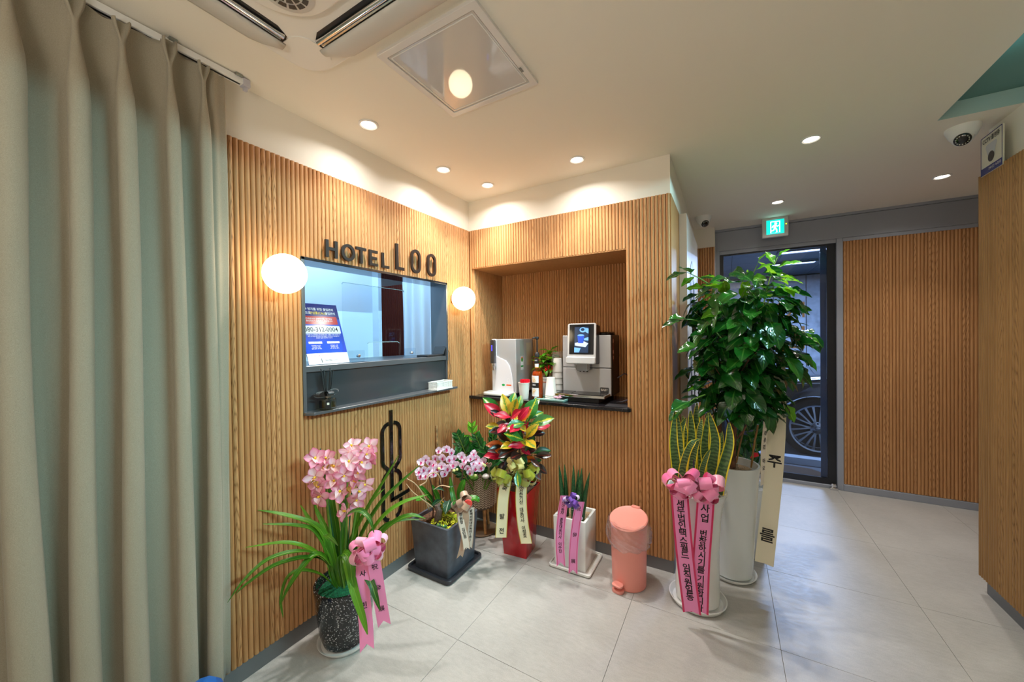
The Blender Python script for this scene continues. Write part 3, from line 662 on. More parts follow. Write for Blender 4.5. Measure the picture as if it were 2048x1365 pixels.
obj('running_figure', fg, EXW, ex); obj('status_light', MB().box((.076, -.0195, -.075), (.084, -.018, -.067)), M('led_yellow', (200, 220, 40), .4, emit=((190, 230, 30), 3)), ex)
# cameras
def dome(x, y, aim, label, s=1.0):
    t = thing('dome_camera', label, 'security camera', (x, y, H), aim, 'dome security cameras on the ceiling'); t.scale = (s, s, s)
    obj('base', MB().lathe([(.064, 0), (.064, -.012), (.060, -.022), (.048, -.052), (.040, -.060), (0, -.062)], 32), WHITEP, t, 45)
    d = Vector((0, -.80, -.60)).normalized(); c = Vector((0, -.006, -.052))
    n = 12; ey = obj('eyeball', MB().lathe([(.042 * math.sin(PI * i / n), -.042 * math.cos(PI * i / n)) for i in range(n + 1)], 24, tuple(c)), WHITEP, t, True)
    fm = Matrix.Translation(c) @ rot_to((d.z, 0, -d.y) if 0 else d.orthogonal(), d).to_4x4()
    obj('lens_face', MB().lathe([(.031, .0285), (.031, .034), (.024, .040), (.012, .0425), (0, .043)], 24, m=fm), BLACK, ey, 40)
    m = MB()
    for i in range(14):
        a = 2 * PI * i / 14; m.lathe([(.0026, .0385), (.0026, .0405), (0, .041)], 8, (.022 * math.cos(a), .022 * math.sin(a), 0), m=fm)
    obj('infrared_lights', m, M('led_clear', (214, 214, 204), .2), ey)
dome(2.79, .50, R(-22), 'white dome camera with round lens on the ceiling above the slatted pier')
dome(1.556, 1.391, R(28), 'small white dome camera on the ceiling beside the exit door')
# camera notice on the pier
cs = thing('camera_notice', 'small CCTV notice plate with a blue strip above the slatted pier', 'sign', (2.8885, .503, 2.302))
US = Vector((0, -1, 0)); VS = Vector((0, 0, 1)); NS = Vector((-1, 0, 0))
obj('plate', MB().prism(rrect(.178, .198, .002, 1), (0, 0, 0), US, VS, -NS * .006), M('notice_cream', (226, 222, 204), .3), cs)
def cp(name, poly, mat, lift): return obj(name, MB().prism(poly, NS * lift, US, VS, NS * .0003), mat, cs)
obj('border', MB().band(rrect(.176, .196, .002, 1), rrect(.168, .188, .002, 1), NS * .0003, US, VS, NS * .0004), PRD, cs); cp('blue_strip', rc(-.084, -.094, .084, -.062), PRD, .0004)
cp('printed_camera', rrect(.09, .026, .01, 4, 0, .034), M('print_grey', (196, 200, 204), .4), .0004); cp('printed_camera', [(-.042, .026), (.042, .026), (.030, -.006), (.012, -.024), (-.012, -.024), (-.030, -.006)], bpy.data.materials['print_grey'], .0006); cp('printed_lens', oval(0, -.022, .026, .026, 20), PRK, .0009)
text_on('lettering', 'CCTV 촬영중', .029, INK, cs, Vector((0, 0, .070)) + NS * .0012, US, VS, fat=.015, squash=.85); text_on('lettering', '24시간 녹화중', .017, PRW, cs, Vector((0, -.03, -.078)) + NS * .0012, US, VS)
# light signboard beside the passage
sg = thing('passage_signboard', 'tall white signboard with a large dark emblem on the side of the passage', 'sign', (XE + .006, .40, .10))
obj('board', MB().box((0, 0, 0), (.046, 1.05, 2.112)), M('board_white', (228, 230, 232), .4), sg, bevel=.002, seg=1); obj('board_side', MB().box((0, -.0025, 0), (.046, 0, 2.112)), M('board_side_beige', (206, 190, 178), .5), sg)
b0 = MB().band(rrect(.40, .52, .20, 8, .42, 1.60), rrect(.17, .28, .085, 8, .42, 1.60), (.0465, 0, 0), (0, 1, 0), (0, 0, 1), (.002, 0, 0)).band(rrect(.40, .62, .20, 8, .42, .98), rrect(.17, .38, .085, 8, .42, .98), (.0465, 0, 0), (0, 1, 0), (0, 0, 1), (.002, 0, 0)); obj('board_emblem', b0, M('board_ink', (70, 72, 78), .4), sg)

# ---------------------------------------------------------------- coffee shelf in the niche
SZ = .953
STONE = M('black_stone', (26, 25, 28), .12, noise=(160, .3))
obj('coffee_shelf', MB().prism([(.0, -.005), (-.03, -.042), (1.205, -.042), (1.222, -.028), (1.222, -.004), (NX1, .0), (NX1, ND), (NX0, ND), (NX0, 0)], (0, 0, NZ0 - .020), (1, 0, 0), (0, 1, 0), (0, 0, .021)), STONE, bevel=.002, seg=1, label='thin black stone shelf under the coffee machine in the slatted niche', cat='shelf')
SILV = M('silver_paint', (186, 187, 190), .3, .3); SILV2 = M('silver_bezel', (204, 205, 208), .25, .3); BLK = M('machine_black', (20, 18, 19), .35, bump=(500, .2))
# water purifier
wp_ = thing('water_purifier', 'silver and white countertop water purifier at the left end of the coffee shelf', 'water purifier', (.235, .255, SZ))
obj('body', MB().box((-.105, -.135, .012), (.105, .15, .432)), SILV, wp_, bevel=.006)
wpoly = [(-.107, .012), (-.107, .434), (-.066, .434), (-.064, .30), (-.03, .285), (.02, .265), (.052, .225), (.070, .16), (.082, .08), (.088, .012)]
obj('front_panel', MB().prism(wpoly, (0, -.136, 0), (1, 0, 0), (0, 0, 1), (0, -.010, 0)), M('purifier_white', (224, 224, 232), .12, coat=.3), wp_, bevel=.003)
fc = obj('faucet', MB().prism(rrect(.036, .19, .010, 4, 0, 0), (-.086, -.146, .332), (1, 0, 0), (0, 0, 1), (0, -.030, 0)), M('smoked_chrome', (96, 98, 106), .15, .8), wp_, bevel=.004)
obj('nozzle', MB().lathe([(.017, .245), (.017, .225), (.012, .215), (.011, .19), (.0, .19)], 20, (-.080, -.170, 0)), CHROME, fc, 40); obj('control_light', MB().box((-.092, -.1768, .34), (-.083, -.1765, .385)), M('blue_led', (70, 60, 220), .3, emit=((70, 70, 255), 1.5)), fc)
dtp = rrect(.235, .15, .035, 5)
obj('drip_tray', MB().prism(dtp, (-.025, -.172, .004), (1, 0, 0), (0, 1, 0), (0, 0, .022)), M('tray_white', (226, 228, 226), .2), wp_, 40, bevel=.006); obj('drip_plate', MB().prism(rrect(.205, .12, .03, 5), (-.025, -.172, .0262), (1, 0, 0), (0, 1, 0), (0, 0, .001)), M('drip_plate_grey', (205, 210, 210), .25), wp_)
def stk(name, poly, mat, x, lift=.0005): return obj(name, MB().prism(poly, (x + lift, 0, 0), (0, 1, 0), (0, 0, 1), (.0003, 0, 0)), mat, wp_)
stk('energy_label', rc(-.065, .19, -.020, .27) , PRW, .105); stk('energy_label', oval(-.0425, .27, .0225, .026, 24), PRW, .105, .0002); stk('energy_arc', oval(-.0425, .272, .018, .021, 20), M('label_red', (226, 96, 40), .4), .105, .0009); stk('energy_arc', oval(-.0425, .268, .014, .016, 20), M('label_green', (30, 150, 70), .4), .105, .0012); stk('energy_bar', rc(-.062, .212, -.023, .224), bpy.data.materials['label_green'], .105, .0009); stk('paper_label', rc(.03, .22, .115, .40), M('label_cream', (208, 196, 176), .5), .105); stk('paper_label', rc(-.075, .30, -.01, .42), M('label_grey', (150, 156, 150), .4), .105)
obj('print_ring', MB().band(oval(.040, .115, .012, .015, 20), oval(.040, .115, .0095, .0122, 20), (0, -.1465, 0), (1, 0, 0), (0, 0, 1), (0, -.0003, 0)), PRW, wp_); obj('print_mark', MB().prism(oval(-.005, .077, .014, .009, 16), (0, -.1465, 0), (1, 0, 0), (0, 0, 1), (0, -.0003, 0)), bpy.data.materials['label_green'], wp_); obj('print_mark', MB().prism(rc(.022, .073, .066, .082), (0, -.1465, 0), (1, 0, 0), (0, 0, 1), (0, -.0003, 0)), bpy.data.materials['label_red'], wp_)
# paper cup of red stirrers
PAPER = M('paper_cup_white', (232, 228, 222), .6)
def cup_prof(r0, r1, h): return [(r0, 0), (r0 + .0005, .004), (r1, h), (r1 + .002, h + .001), (r1 + .002, h - .003), (r1 - .001, h - .001), (r0 - .002, .004), (0, .004)]
cp0 = thing('paper_cup', 'white paper cup holding red stirrers in front of the purifier', 'cup', (.452, .035, SZ)); obj('wall', MB().lathe(cup_prof(.031, .042, .115), 32), PAPER, cp0, 40)
RED = M('stirrer_red', (226, 26, 52), .35)
stm = MB().box((-.003, -.001, 0), (.003, .001, .132)).mesh('stirrer'); stm.materials.append(RED)
for i in range(46):
    a = i * 2.399; r = .004 + .028 * math.sqrt(i / 46)
    o = bpy.data.objects.new('stirrer', stm); COL.objects.link(o); o.location = (.452 + r * .72 * math.cos(a), .035 + r * .72 * math.sin(a), SZ + .0065)
    o.rotation_euler = (-.16 * r / .03 * math.sin(a), .16 * r / .03 * math.cos(a), a)
    tag(o, 'red plastic stirrer standing in the white paper cup', 'stirrer', 'red stirrers in the paper cup')
# syrup bottle
sb = thing('syrup_bottle', 'amber vanilla syrup bottle with black pump beside the red stirrers', 'bottle', (.546, .065, SZ))
obj('glass', MB().lathe([(.036, 0), (.040, .004), (.040, .170), (.038, .186), (.030, .204), (.020, .218), (.0165, .235), (.0155, .30), (.0145, .30)], 36), glass('amber_glass', (255, 214, 130), .9), sb, 40)
obj('syrup', MB().lathe([(0, .005), (.035, .005), (.0375, .01), (.0375, .169), (.0355, .184), (.029, .196), (0, .196)], 32), M('amber_syrup', (206, 104, 10), .15, trans=.55, ior=1.35), sb, 40)
lb = lambda a0, a1, z0, z1, r=.0404: MB().grid(lambda u, v: Vector((r * math.sin(R(a0 + (a1 - a0) * u)), -r * math.cos(R(a0 + (a1 - a0) * u)), z0 + (z1 - z0) * v)), 10, 1)
obj('label', lb(-62, 38, .02, .168), PRW, sb, fix=False); obj('label', lb(-62, 38, .082, .118, .0408), lbm, sb, fix=False); obj('label', lb(-70, 60, .222, .252, .0178), PRW, sb, fix=False); obj('label', lb(-70, 60, .256, .292, .0172), lbm, sb, fix=False)
VAN = M('vanilla_yellow', (240, 190, 24), .5)
for x, z in ((-14, .150), (-26, .136), (-4, .132), (-18, .058), (-6, .064), (-22, .046)):
    for q in range(5):
        a = 2 * PI * q / 5; c_ = Vector((.0414 * math.sin(R(x)), -.0414 * math.cos(R(x)), z)); t_ = Vector((math.cos(R(x)), math.sin(R(x)), 0))
        if q == 0: m = MB()
        m.add([c_ + t_ * (.002 * math.cos(a + .8)) + Vector((0, 0, .002 * math.sin(a + .8))), c_ + t_ * (.012 * math.cos(a + .3)) + Vector((0, 0, .012 * math.sin(a + .3))), c_ + t_ * (.012 * math.cos(a - .1)) + Vector((0, 0, .012 * math.sin(a - .1)))], [(0, 1, 2)])
    obj('printed_flower', m, VAN, sb, fix=False)
text_on('lettering', '1883', .0165, PRW, sb, (.0416 * math.sin(R(-12)), -.0420 * math.cos(R(-12)), .103), (math.cos(R(-12)), math.sin(R(-12)), 0), (0, 0, 1), fat=.01, squash=1.0)
text_on('lettering', '1883', .012, PRW, sb, (.0186 * math.sin(R(-5)), -.0190 * math.cos(R(-5)), .276), (1, -.08, 0), (0, 0, 1))
obj('pump', MB().lathe([(.0165, .30), (.0165, .325), (.010, .333), (.0055, .338), (.0050, .425), (.012, .428), (.014, .440), (.011, .447), (0, .448)], 20), BLACKM, sb, 40); obj('spout', MB().tube([(0, 0, .438), (-.012, -.014, .441), (-.022, -.026, .435)], [.006, .0055, .005], 8), BLACKM, sb, True)

# ---------------------------------------------------------------- leaf and petal builders
def leaf(ln, wd, droop=.2, cup=.1, tip=1.0, belly=.4, nv=8, nu=4, wave=0., twist=0., nwave=5):
    """blade along +Y, upper side +Z; belly: where it is widest; tip: how pointed"""
    def wfun(v):
        a = belly
        t = v / a if v < a else 1 - (v - a) / (1 - a)
        t = max(0, min(1, t)); t = t * t * (3 - 2 * t) if v < a else math.sin(t * PI / 2) ** tip
        return t
    def fn(u, v):
        x = (u - .5) * 2; w = wd / 2 * max(.015, wfun(v)); y = ln * v
        z = -droop * ln * v * v + cup * w * abs(x) ** 1.5 * 2 + wave * w * math.sin(v * PI * 2 * nwave / 2 + (0 if x > 0 else 1.3)) * abs(x)
        yy = y * (1 - .28 * droop * v) if droop > 0 else y
        a = twist * v; return Vector((w * x * math.cos(a), yy, z + w * x * math.sin(a)))
    return MB().grid(fn, nu, nv)
def leaf_mat(name, cols, rough=.3, rib=None, trans=.3, edge=None, rnd_v=.35, spec=.5, bands=None, coat=0):
    """leaf colours by chance between cols, a paler rib from the UV map, light shining through"""
    k = NT(name); oi = k.add('ShaderNodeObjectInfo'); uv = k.add('ShaderNodeUVMap'); sp = k.add('ShaderNodeSeparateXYZ'); k.link(uv.outputs[0], sp.inputs[0])
    c = k.ramp(oi.outputs['Random'], [(i / max(1, len(cols) - 1), q) for i, q in enumerate(cols)])
    ax = k.math('ABSOLUTE', k.math('SUBTRACT', sp.outputs[0], .5))
    ob = k.add('ShaderNodeTexCoord'); n = k.add('ShaderNodeTexNoise'); n.inputs['Scale'].default_value = 40; k.link(ob.outputs['Object'], n.inputs['Vector'])
    if bands:
        wv = k.math('ADD', k.math('MULTIPLY', sp.outputs[1], bands[1]), k.math('MULTIPLY', n.outputs[0], bands[2]))
        c = k.mix(k.ramp(k.math('PINGPONG', wv, .5), [(.15, (0, 0, 0, 1)), (.34, (1, 1, 1, 1))]), c, bands[0])
    if rib: c = k.mix(k.ramp(ax, [(.015, (1, 1, 1, 1)), (.055, (0, 0, 0, 1))]), c, rib)
    if edge: c = k.mix(k.ramp(ax, [(edge[1], (0, 0, 0, 1)), (edge[1] + .03, (1, 1, 1, 1))]), c, edge[0])
    k.base(c); k.b.inputs['Roughness'].default_value = rough; k.b.inputs['Specular IOR Level'].default_value = spec; k.b.inputs['Coat Weight'].default_value = coat
    vn = k.math('PINGPONG', k.math('ADD', k.math('MULTIPLY', sp.outputs[1], 7.), k.math('MULTIPLY', ax, -5.)), .5)
    k.bump(vn, .35 if rib else .1, .003)
    if trans:
        tl = k.add('ShaderNodeBsdfTranslucent'); k.link(k.mix(.5, c, (150, 190, 30), 'MIX') if trans > .25 else c, tl.inputs[0]); mx = k.add('ShaderNodeMixShader'); mx.inputs[0].default_value = trans
        k.link(k.b.outputs[0], mx.inputs[1]); k.link(tl.outputs[0], mx.inputs[2]); k.link(mx.outputs[0], k.out.inputs[0])
    return k.m
def leaf_set(mat, specs, name='leaf'):
    r = []
    for sp in specs: me = leaf(**sp).mesh(name, 'all', fix=False); me.materials.append(mat); r.append(me)
    return r
SOIL = M('bark_soil', (92, 66, 50), .95, noise=(120, .5), bump=(160, 1.0, .01)); GRAVEL = M('grit_soil', (150, 128, 100), .95, noise=(220, .55), bump=(260, 1.0, .008))
# berry plant at the back of the shelf
bp = thing('berry_plant', 'small white-potted plant with red berries behind the syrup bottle', 'potted plant', (.535, .262, SZ))
WCER = M('white_ceramic', (226, 228, 226), .14, coat=.3)
obj('pot', MB().lathe([(.045, 0), (.048, .004), (.062, .125), (.066, .128), (.066, .140), (.060, .140), (.058, .125), (0, .122)], 32), WCER, bp, 40); obj('pot_band', MB().ring([(.0605, .100), (.0612, .106), (.060, .106), (.0595, .100)], 32), M('terracotta_band', (206, 120, 84), .6), bp)
BLm = leaf_mat('berry_leaf', [(52, 112, 26), (86, 160, 36), (64, 134, 30)], .25, (110, 165, 70)); bls = leaf_set(BLm, [dict(ln=.098, wd=.042, droop=d, cup=.2, belly=.5, wave=.12) for d in (.1, .3, .5)])
tips = [(-.03, -.02, .30), (.02, .01, .335), (.055, -.015, .27), (-.055, .01, .265), (.0, -.035, .28), (.01, .03, .30)]
m = MB()
for q in tips: m.tube([(0, 0, .11), (q[0] * .4, q[1] * .4, .18), q], [.0035, .003, .002], 6)
obj('stem', m, M('berry_stem', (90, 80, 44), .7), bp, True, kind='stuff')
for i, q in enumerate(tips):
    for j in range(12):
        a = j * 2.4 + i; el = .6 - .1 * j + rnd.uniform(-.1, .1); d = Vector((math.cos(a), math.sin(a), el))
        put('leaf', rnd.choice(bls), bp, mat4(Vector(q) - Vector((0, 0, .006 * j)), d, s=rnd.uniform(.75, 1.1)))
bm_ = MB().lathe([(.0055 * math.sin(PI * i / 6), -.0055 * math.cos(PI * i / 6)) for i in range(7)], 8).mesh('berry', True); bm_.materials.append(M('berry_red', (206, 18, 24), .2))
for i in range(40):
    c = ((.02, -.05, .215), (-.06, -.03, .225), (.05, -.045, .205), (.0, -.06, .20))[i % 4]
    put('berry', bm_, bp, Matrix.Translation(Vector(c) + Vector((rnd.uniform(-.022, .022), rnd.uniform(-.014, .01), rnd.uniform(-.02, .02)))))
# foam cups in a plastic bag, and paper cups upside down on a tray
tray = obj('serving_tray', MB().prism(rrect(.225, .135, .016, 4), (.667, .055, SZ), (1, 0, 0), (0, 1, 0), (0, 0, .006)).band(rrect(.232, .142, .018, 4), rrect(.216, .126, .014, 4), (.667, .055, SZ + .0055), (1, 0, 0), (0, 1, 0), (0, 0, .012)), M('tray_teal', (132, 172, 166), .35), bevel=.002, seg=1, label='small teal plastic tray under the upturned paper cups', cat='tray')
for k in range(3):
    c = thing('upturned_cup', ('upturned white paper cup at the foot of the stack on the teal tray', 'middle upturned paper cup of the stack on the teal tray', 'topmost upturned paper cup of the stack on the teal tray')[k], 'cup', (.648, .072, SZ + .0065 + .012 * k), 0, 'upturned paper cups on the teal tray')
    obj('wall', MB().lathe([(.0415, .0), (.0425, .002), (.0405, .005), (.029, .126), (.0275, .126), (.0275, .124), (0, .124)], 32), PAPER, c, 40)
FOAM = M('foam_cup', (236, 236, 232), .7)
for k in range(5):
    c = obj('foam_cup', MB().lathe([(.040, 0), (.043, .004), (.032, .10), (.031, .102), (0, .102)], 28), FOAM, None, 40, loc=(.634, .235, SZ + .001 + .045 * k)); tag(c, 'white foam cup in the bagged stack behind the upturned paper cups', 'cup', 'bagged white foam cups on the coffee shelf')
FILM = NT('thin_film'); FILM.b.inputs['Roughness'].default_value = .15
_tr = FILM.add('ShaderNodeBsdfTransparent'); _gl = FILM.add('ShaderNodeBsdfGlossy'); _df = FILM.add('ShaderNodeBsdfTranslucent'); _gl.inputs['Roughness'].default_value = .12; _lw = FILM.add('ShaderNodeLayerWeight'); _lw.inputs[0].default_value = .35
_nz = FILM.add('ShaderNodeTexNoise'); _nz.inputs['Scale'].default_value = 90; _tc = FILM.add('ShaderNodeTexCoord'); FILM.link(_tc.outputs['Object'], _nz.inputs['Vector']); _bp = FILM.add('ShaderNodeBump'); _bp.inputs['Strength'].default_value = .6; _bp.inputs['Distance'].default_value = .004; FILM.link(_nz.outputs[0], _bp.inputs['Height']); FILM.link(_bp.outputs[0], _gl.inputs['Normal'])
_m1 = FILM.add('ShaderNodeMixShader'); FILM.link(FILM.math('ADD', FILM.math('MULTIPLY', _lw.outputs['Facing'], .45), .10), _m1.inputs[0]); FILM.link(_tr.outputs[0], _m1.inputs[1]); FILM.link(_gl.outputs[0], _m1.inputs[2])
_m2 = FILM.add('ShaderNodeMixShader'); _m2.inputs[0].default_value = .16; _df.inputs[0].default_value = (.9, .9, .92, 1); FILM.link(_m1.outputs[0], _m2.inputs[1]); FILM.link(_df.outputs[0], _m2.inputs[2]); FILM.link(_m2.outputs[0], FILM.out.inputs[0]); FILM = FILM.m
def crumple(r, z0, z1, top=.6, n=48, k=16, amp=.006, seed=1, prof=None):
    rr = random.Random(seed); ph = [(rr.uniform(2, 17), rr.uniform(0, 6.3), rr.uniform(8, 50)) for _ in range(7)]
    def fn(u, v):
        a = 2 * PI * u; z = z0 + (z1 - z0) * v; b = prof(v) if prof else r * (1 if v < .75 else 1 - (1 - top) * (v - .75) / .25)
        q = b + amp * sum(math.sin(int(p[0]) * a + p[1] + p[2] * v) for p in ph) / 4
        return Vector((q * math.cos(a), q * math.sin(a), z + amp * .8 * math.sin(9 * a + v * 20)))
    return MB().grid(fn, n, k)
obj('cup_bag', crumple(.047, .002, .335, .75, seed=4, amp=.0035), FILM, smooth='all', fix=False, loc=(.634, .235, SZ), label='crumpled clear plastic bag around the foam cups', cat='plastic bag')
# coffee machine
cmx = thing('coffee_machine', 'silver and black bean-to-cup coffee machine with a tall touch screen', 'coffee machine', (.868, .255, SZ))
obj('body', MB().box((-.176, -.05, .03), (.180, .155, .452)), BLK, cmx, bevel=.006); obj('front_panel', MB().box((-.176, -.064, .225), (.176, -.05, .452)), SILV, cmx, bevel=.004); obj('lower_panel', MB().box((-.176, -.064, .032), (.176, -.05, .221)), SILV, cmx, bevel=.004)
hdm = thing('display_head', None, None); hdm.parent = cmx
tl_ = Matrix.Translation((-.005, -.15, .258)) @ Matrix.Rotation(R(-5), 4, 'X')
def hp_(name, poly, y0, y1, mat, bev=0, **kw):
    mb = MB().prism(poly, (0, y0, 0), (1, 0, 0), (0, 0, 1), (0, y1 - y0, 0)); mb.v = [tl_ @ q for q in mb.v]; return obj(name, mb, mat, hdm, bevel=bev, **kw)
hp_('head_case', rrect(.195, .272, .012, 4, .004, .135), .004, .09, BLK, .003); hp_('bezel', rrect(.205, .282, .014, 4, 0, .137), -.006, .005, SILV2, .003)
hp_('screen_glass', rrect(.176, .208, .003, 2, 0, .166), -.0068, -.0058, M('screen_glass', (24, 24, 28), .08)); hp_('lower_lip', rrect(.211, .050, .012, 4, -.003, .022), -.016, -.004, SILV2, .006)
SX = M('screen_dark', (30, 46, 70), .2, emit=((38, 60, 92), .5)); hp_('lit_picture', rc(-.050, .074, .050, .252), -.0072, -.0069, SX)
SL = M('screen_light', (120, 180, 240), .2, emit=((70, 120, 200), .7)); SM = M('screen_mid', (40, 80, 190), .2, emit=((30, 56, 150), .7)); SW = M('screen_pale', (200, 220, 240), .2, emit=((110, 145, 190), .7))
hp_('picture_cup', [(-.030, .195), (.022, .195), (.014, .140), (-.022, .140)], -.0076, -.0073, SM); hp_('picture_table', [(-.046, .142), (.020, .152), (.050, .138), (.030, .112), (-.046, .124)], -.0075, -.0072, SW)
hp_('picture_jug', oval(.010, .232, .024, .018, 18), -.0076, -.0073, SL); hp_('picture_jug', oval(.008, .234, .014, .010, 16), -.0079, -.0077, SX); hp_('picture_hand', [(.024, .246), (.050, .240), (.050, .206), (.030, .216)], -.0076, -.0073, SL); hp_('picture_hand', [(.018, .172), (.050, .182), (.050, .158), (.020, .160)], -.0076, -.0073, SL); hp_('picture_cloth', [(-.050, .076), (-.050, .110), (-.004, .106), (-.016, .076)], -.0076, -.0073, SL); hp_('picture_foam', oval(-.004, .195, .024, .006, 14), -.0079, -.0077, SL)
obj('coffee_spout', MB().box((-.055, -.125, .212), (.045, -.05, .258)).prism(rrect(.08, .012, .005, 3, -.005, -.13), (0, 0, .205), (1, 0, 0), (0, 1, 0), (0, 0, .052)), M('spout_silver', (150, 152, 158), .25, .8), cmx, bevel=.003)
for x in (-.03, -.005, .02): obj('nozzle', MB().lathe([(.006, .196), (.006, .212), (0, .212)], 12, (x, -.10, 0)), BLACKM, cmx, 40)
obj('base_foot', MB().box((-.15, -.195, .0), (.13, .15, .032)), BLACKM, cmx, bevel=.003); obj('drip_tray', MB().box((-.177, -.215, .032), (.172, -.055, .052)), CHROME, cmx, bevel=.004)
obj('drip_grate', MB().box((-.168, -.20, .052), (-.075, -.065, .054)).box((-.065, -.20, .052), (.158, -.065, .054)), M('grate_black', (30, 28, 30), .25, .4), cmx)
obj('maker_badge', MB().prism(rrect(.060, .036, .004, 2, .130, .072), (0, -.0645, 0), (1, 0, 0), (0, 0, 1), (0, -.003, 0)), M('badge_dark', (92, 90, 92), .2, .8), cmx); text_on('lettering', 'BABY', .020, M('badge_light', (226, 220, 214), .3, .6), cmx, (.130, -.0682, .072), (1, 0, 0), (0, 0, 1), fat=.02)
obj('side_sticker', MB().box((.1805, -.035, .27), (.1812, -.005, .435)), M('sticker_maroon', (96, 24, 26), .4), cmx)
for z in (.295, .335, .41): obj('sticker_print', MB().box((.1812, -.028, z - .012), (.1816, -.012, z + .012)), M('sticker_white', (220, 190, 180), .5), cmx)
obj('bean_lid', MB().lathe([(.075, .452), (.078, .456), (.078, .468), (.07, .474), (0, .475)], 32, (.095, .06, 0)), M('hopper_dark', (36, 30, 28), .15), cmx, 40)
PINK = M('candy_wrap', (226, 150, 170), .3, noise=(300, .3))
for i, (x, y, a) in enumerate(((.70, .022, .2), (.716, .012, 1.2), (.732, .020, 2.2), (.744, .008, .7), (.728, .004, 2.8), (.712, -.002, 0))):
    m = MB().lathe([(.0, -.011), (.006, -.008), (.0075, 0), (.006, .008), (0, .011)], 10, m=Matrix.Translation((x, y, SZ + .0260 + .004 * (i % 2))) @ Matrix.Rotation(a, 4, 'Z') @ Matrix.Rotation(PI / 2, 4, 'Y')).add([Vector((x, y, SZ + .026)) + Vector((math.cos(a) * s, math.sin(a) * s, 0)) + Vector((-math.sin(a) * t, math.cos(a) * t, .002)) for s, t in ((.010, 0), (.018, .006), (.018, -.006), (-.010, 0), (-.018, .006), (-.018, -.006))], [(0, 1, 2), (3, 4, 5)])
    tag(obj('wrapped_candy', m, PINK, None, 50), 'small pink wrapped candy at the front of the teal tray', 'candy', 'pink candies on the teal tray')
obj('drip_mat', MB().prism(rrect(.15, .10, .01, 3), (1.135, .02, SZ + .0005), (1, 0, 0), (0, 1, 0), (0, 0, .004)), M('mat_black', (34, 34, 38), .55, bump=(700, .5)), label='black rubber mat on the right end of the coffee shelf', cat='mat')
obj('power_cord', MB().tube([(1.06, .30, 1.10), (1.10, .34, 1.13), (1.15, .36, 1.10), (1.18, .33, 1.03), (1.17, .22, .972), (1.13, .12, .962), (1.10, .10, .96), (1.13, .16, .961), (1.17, .26, .972), (1.18, .31, 1.0)], .0045, 7), M('cord_grey', (60, 60, 66), .4), None, True, label='grey looped power cord beside the coffee machine', cat='cable')

# ---------------------------------------------------------------- ribbons
def satin(name, col, rough=.32): return M(name, col, rough, 0, sheen=.4, spec=.6)
def curve(pts, n=24):
    """Catmull-Rom through the points"""
    P = [Vector(q) for q in pts]; P = [P[0] * 2 - P[1]] + P + [P[-1] * 2 - P[-2]]; out = []
    k = len(P) - 3
    for j in range(n + 1):
        t = j / n * k; i = min(int(t), k - 1); t -= i; a, b, c, e = P[i:i + 4]
        out.append(.5 * ((2 * b) + (c - a) * t + (2 * a - 5 * b + 4 * c - e) * t * t + (3 * b - a - 3 * c + e) * t ** 3))
    return out
GLY = {}
def glyph2d(ch):
    if ch not in GLY:
        vs, fs = text2d(ch, 1.0, 'CENTER', 1.0, .004 if ch in '祝發展' else .018); x0 = sum((min(v[0] for v in vs), max(v[0] for v in vs))) / 2; y0 = sum((min(v[1] for v in vs), max(v[1] for v in vs))) / 2
        GLY[ch] = ([(v[0] - x0, v[1] - y0) for v in vs], fs)
    return GLY[ch]
def tail(parent, pts, wdir, width, mat, edge=None, txt=None, ink=None, notch=.5, mirror=1):
    """ribbon tail hanging along pts (world), its width along wdir, lettering running down it"""
    org = parent.location; P = [q - org for q in curve(pts, 26)]; W = Vector(wdir).normalized(); L = [0]
    for a, b in zip(P, P[1:]): L.append(L[-1] + (b - a).length)
    def frame(s):
        i = max(k for k in range(len(L) - 1) if L[k] <= max(s, 0) or k == 0); t = (s - L[i]) / (L[i + 1] - L[i])
        T_ = (P[i + 1] - P[i]).normalized(); return P[i].lerp(P[i + 1], t), T_, W.cross(T_).normalized()
    def fn(u, v):
        s = L[-1] * v - (abs(u - .5) * 2 - 1) * 0; q, T_, N_ = frame(min(s, L[-1] * .9999)); return q + W * ((u - .5) * width) + T_ * (notch * width * (abs(u - .5) * 2 - .5) if v > .999 else 0)
    tl = obj('ribbon_tail', MB().grid(fn, 6, 26), mat, parent, 'all', fix=False)
    if edge:
        m = MB()
        for a, b in edge[1]:
            for sg in (1, -1):
                def fe(u, v, a=a, b=b, sg=sg):
                    q, T_, N_ = frame(min(L[-1] * v, L[-1] * .9999)); x = sg * (a + (b - a) * u) * width / 2; return q + W * x - N_ * .0008 * face(N_) + (T_ * (notch * width * (abs(x) / width * 2 - .5)) if v > .999 else Vector((0, 0, 0)))
                m.grid(fe, 1, 26)
        obj('ribbon_border', m, edge[0], tl, fix=False)
    if txt:            # txt: (characters, where along the tail, pitch, size)
        m = MB()
        for chars, s0, pitch, sz in txt:
            for i, ch in enumerate(chars):
                if ch == ' ': continue
                vs, fs = glyph2d(ch); p3 = []
                for x, y in vs:
                    q, T_, N_ = frame(max(0, min(s0 + pitch * i - y * sz, L[-1] * .999))); p3.append(q + W * (x * sz * mirror) - N_ * .0016 * face(N_))
                m.add(p3, fs)
        obj('lettering', m, ink or INK, tl, fix=False)
    return tl
def face(n): return 1 if n.dot(FACE) < 0 else -1
FACE = Vector((.35, -.93, 0))
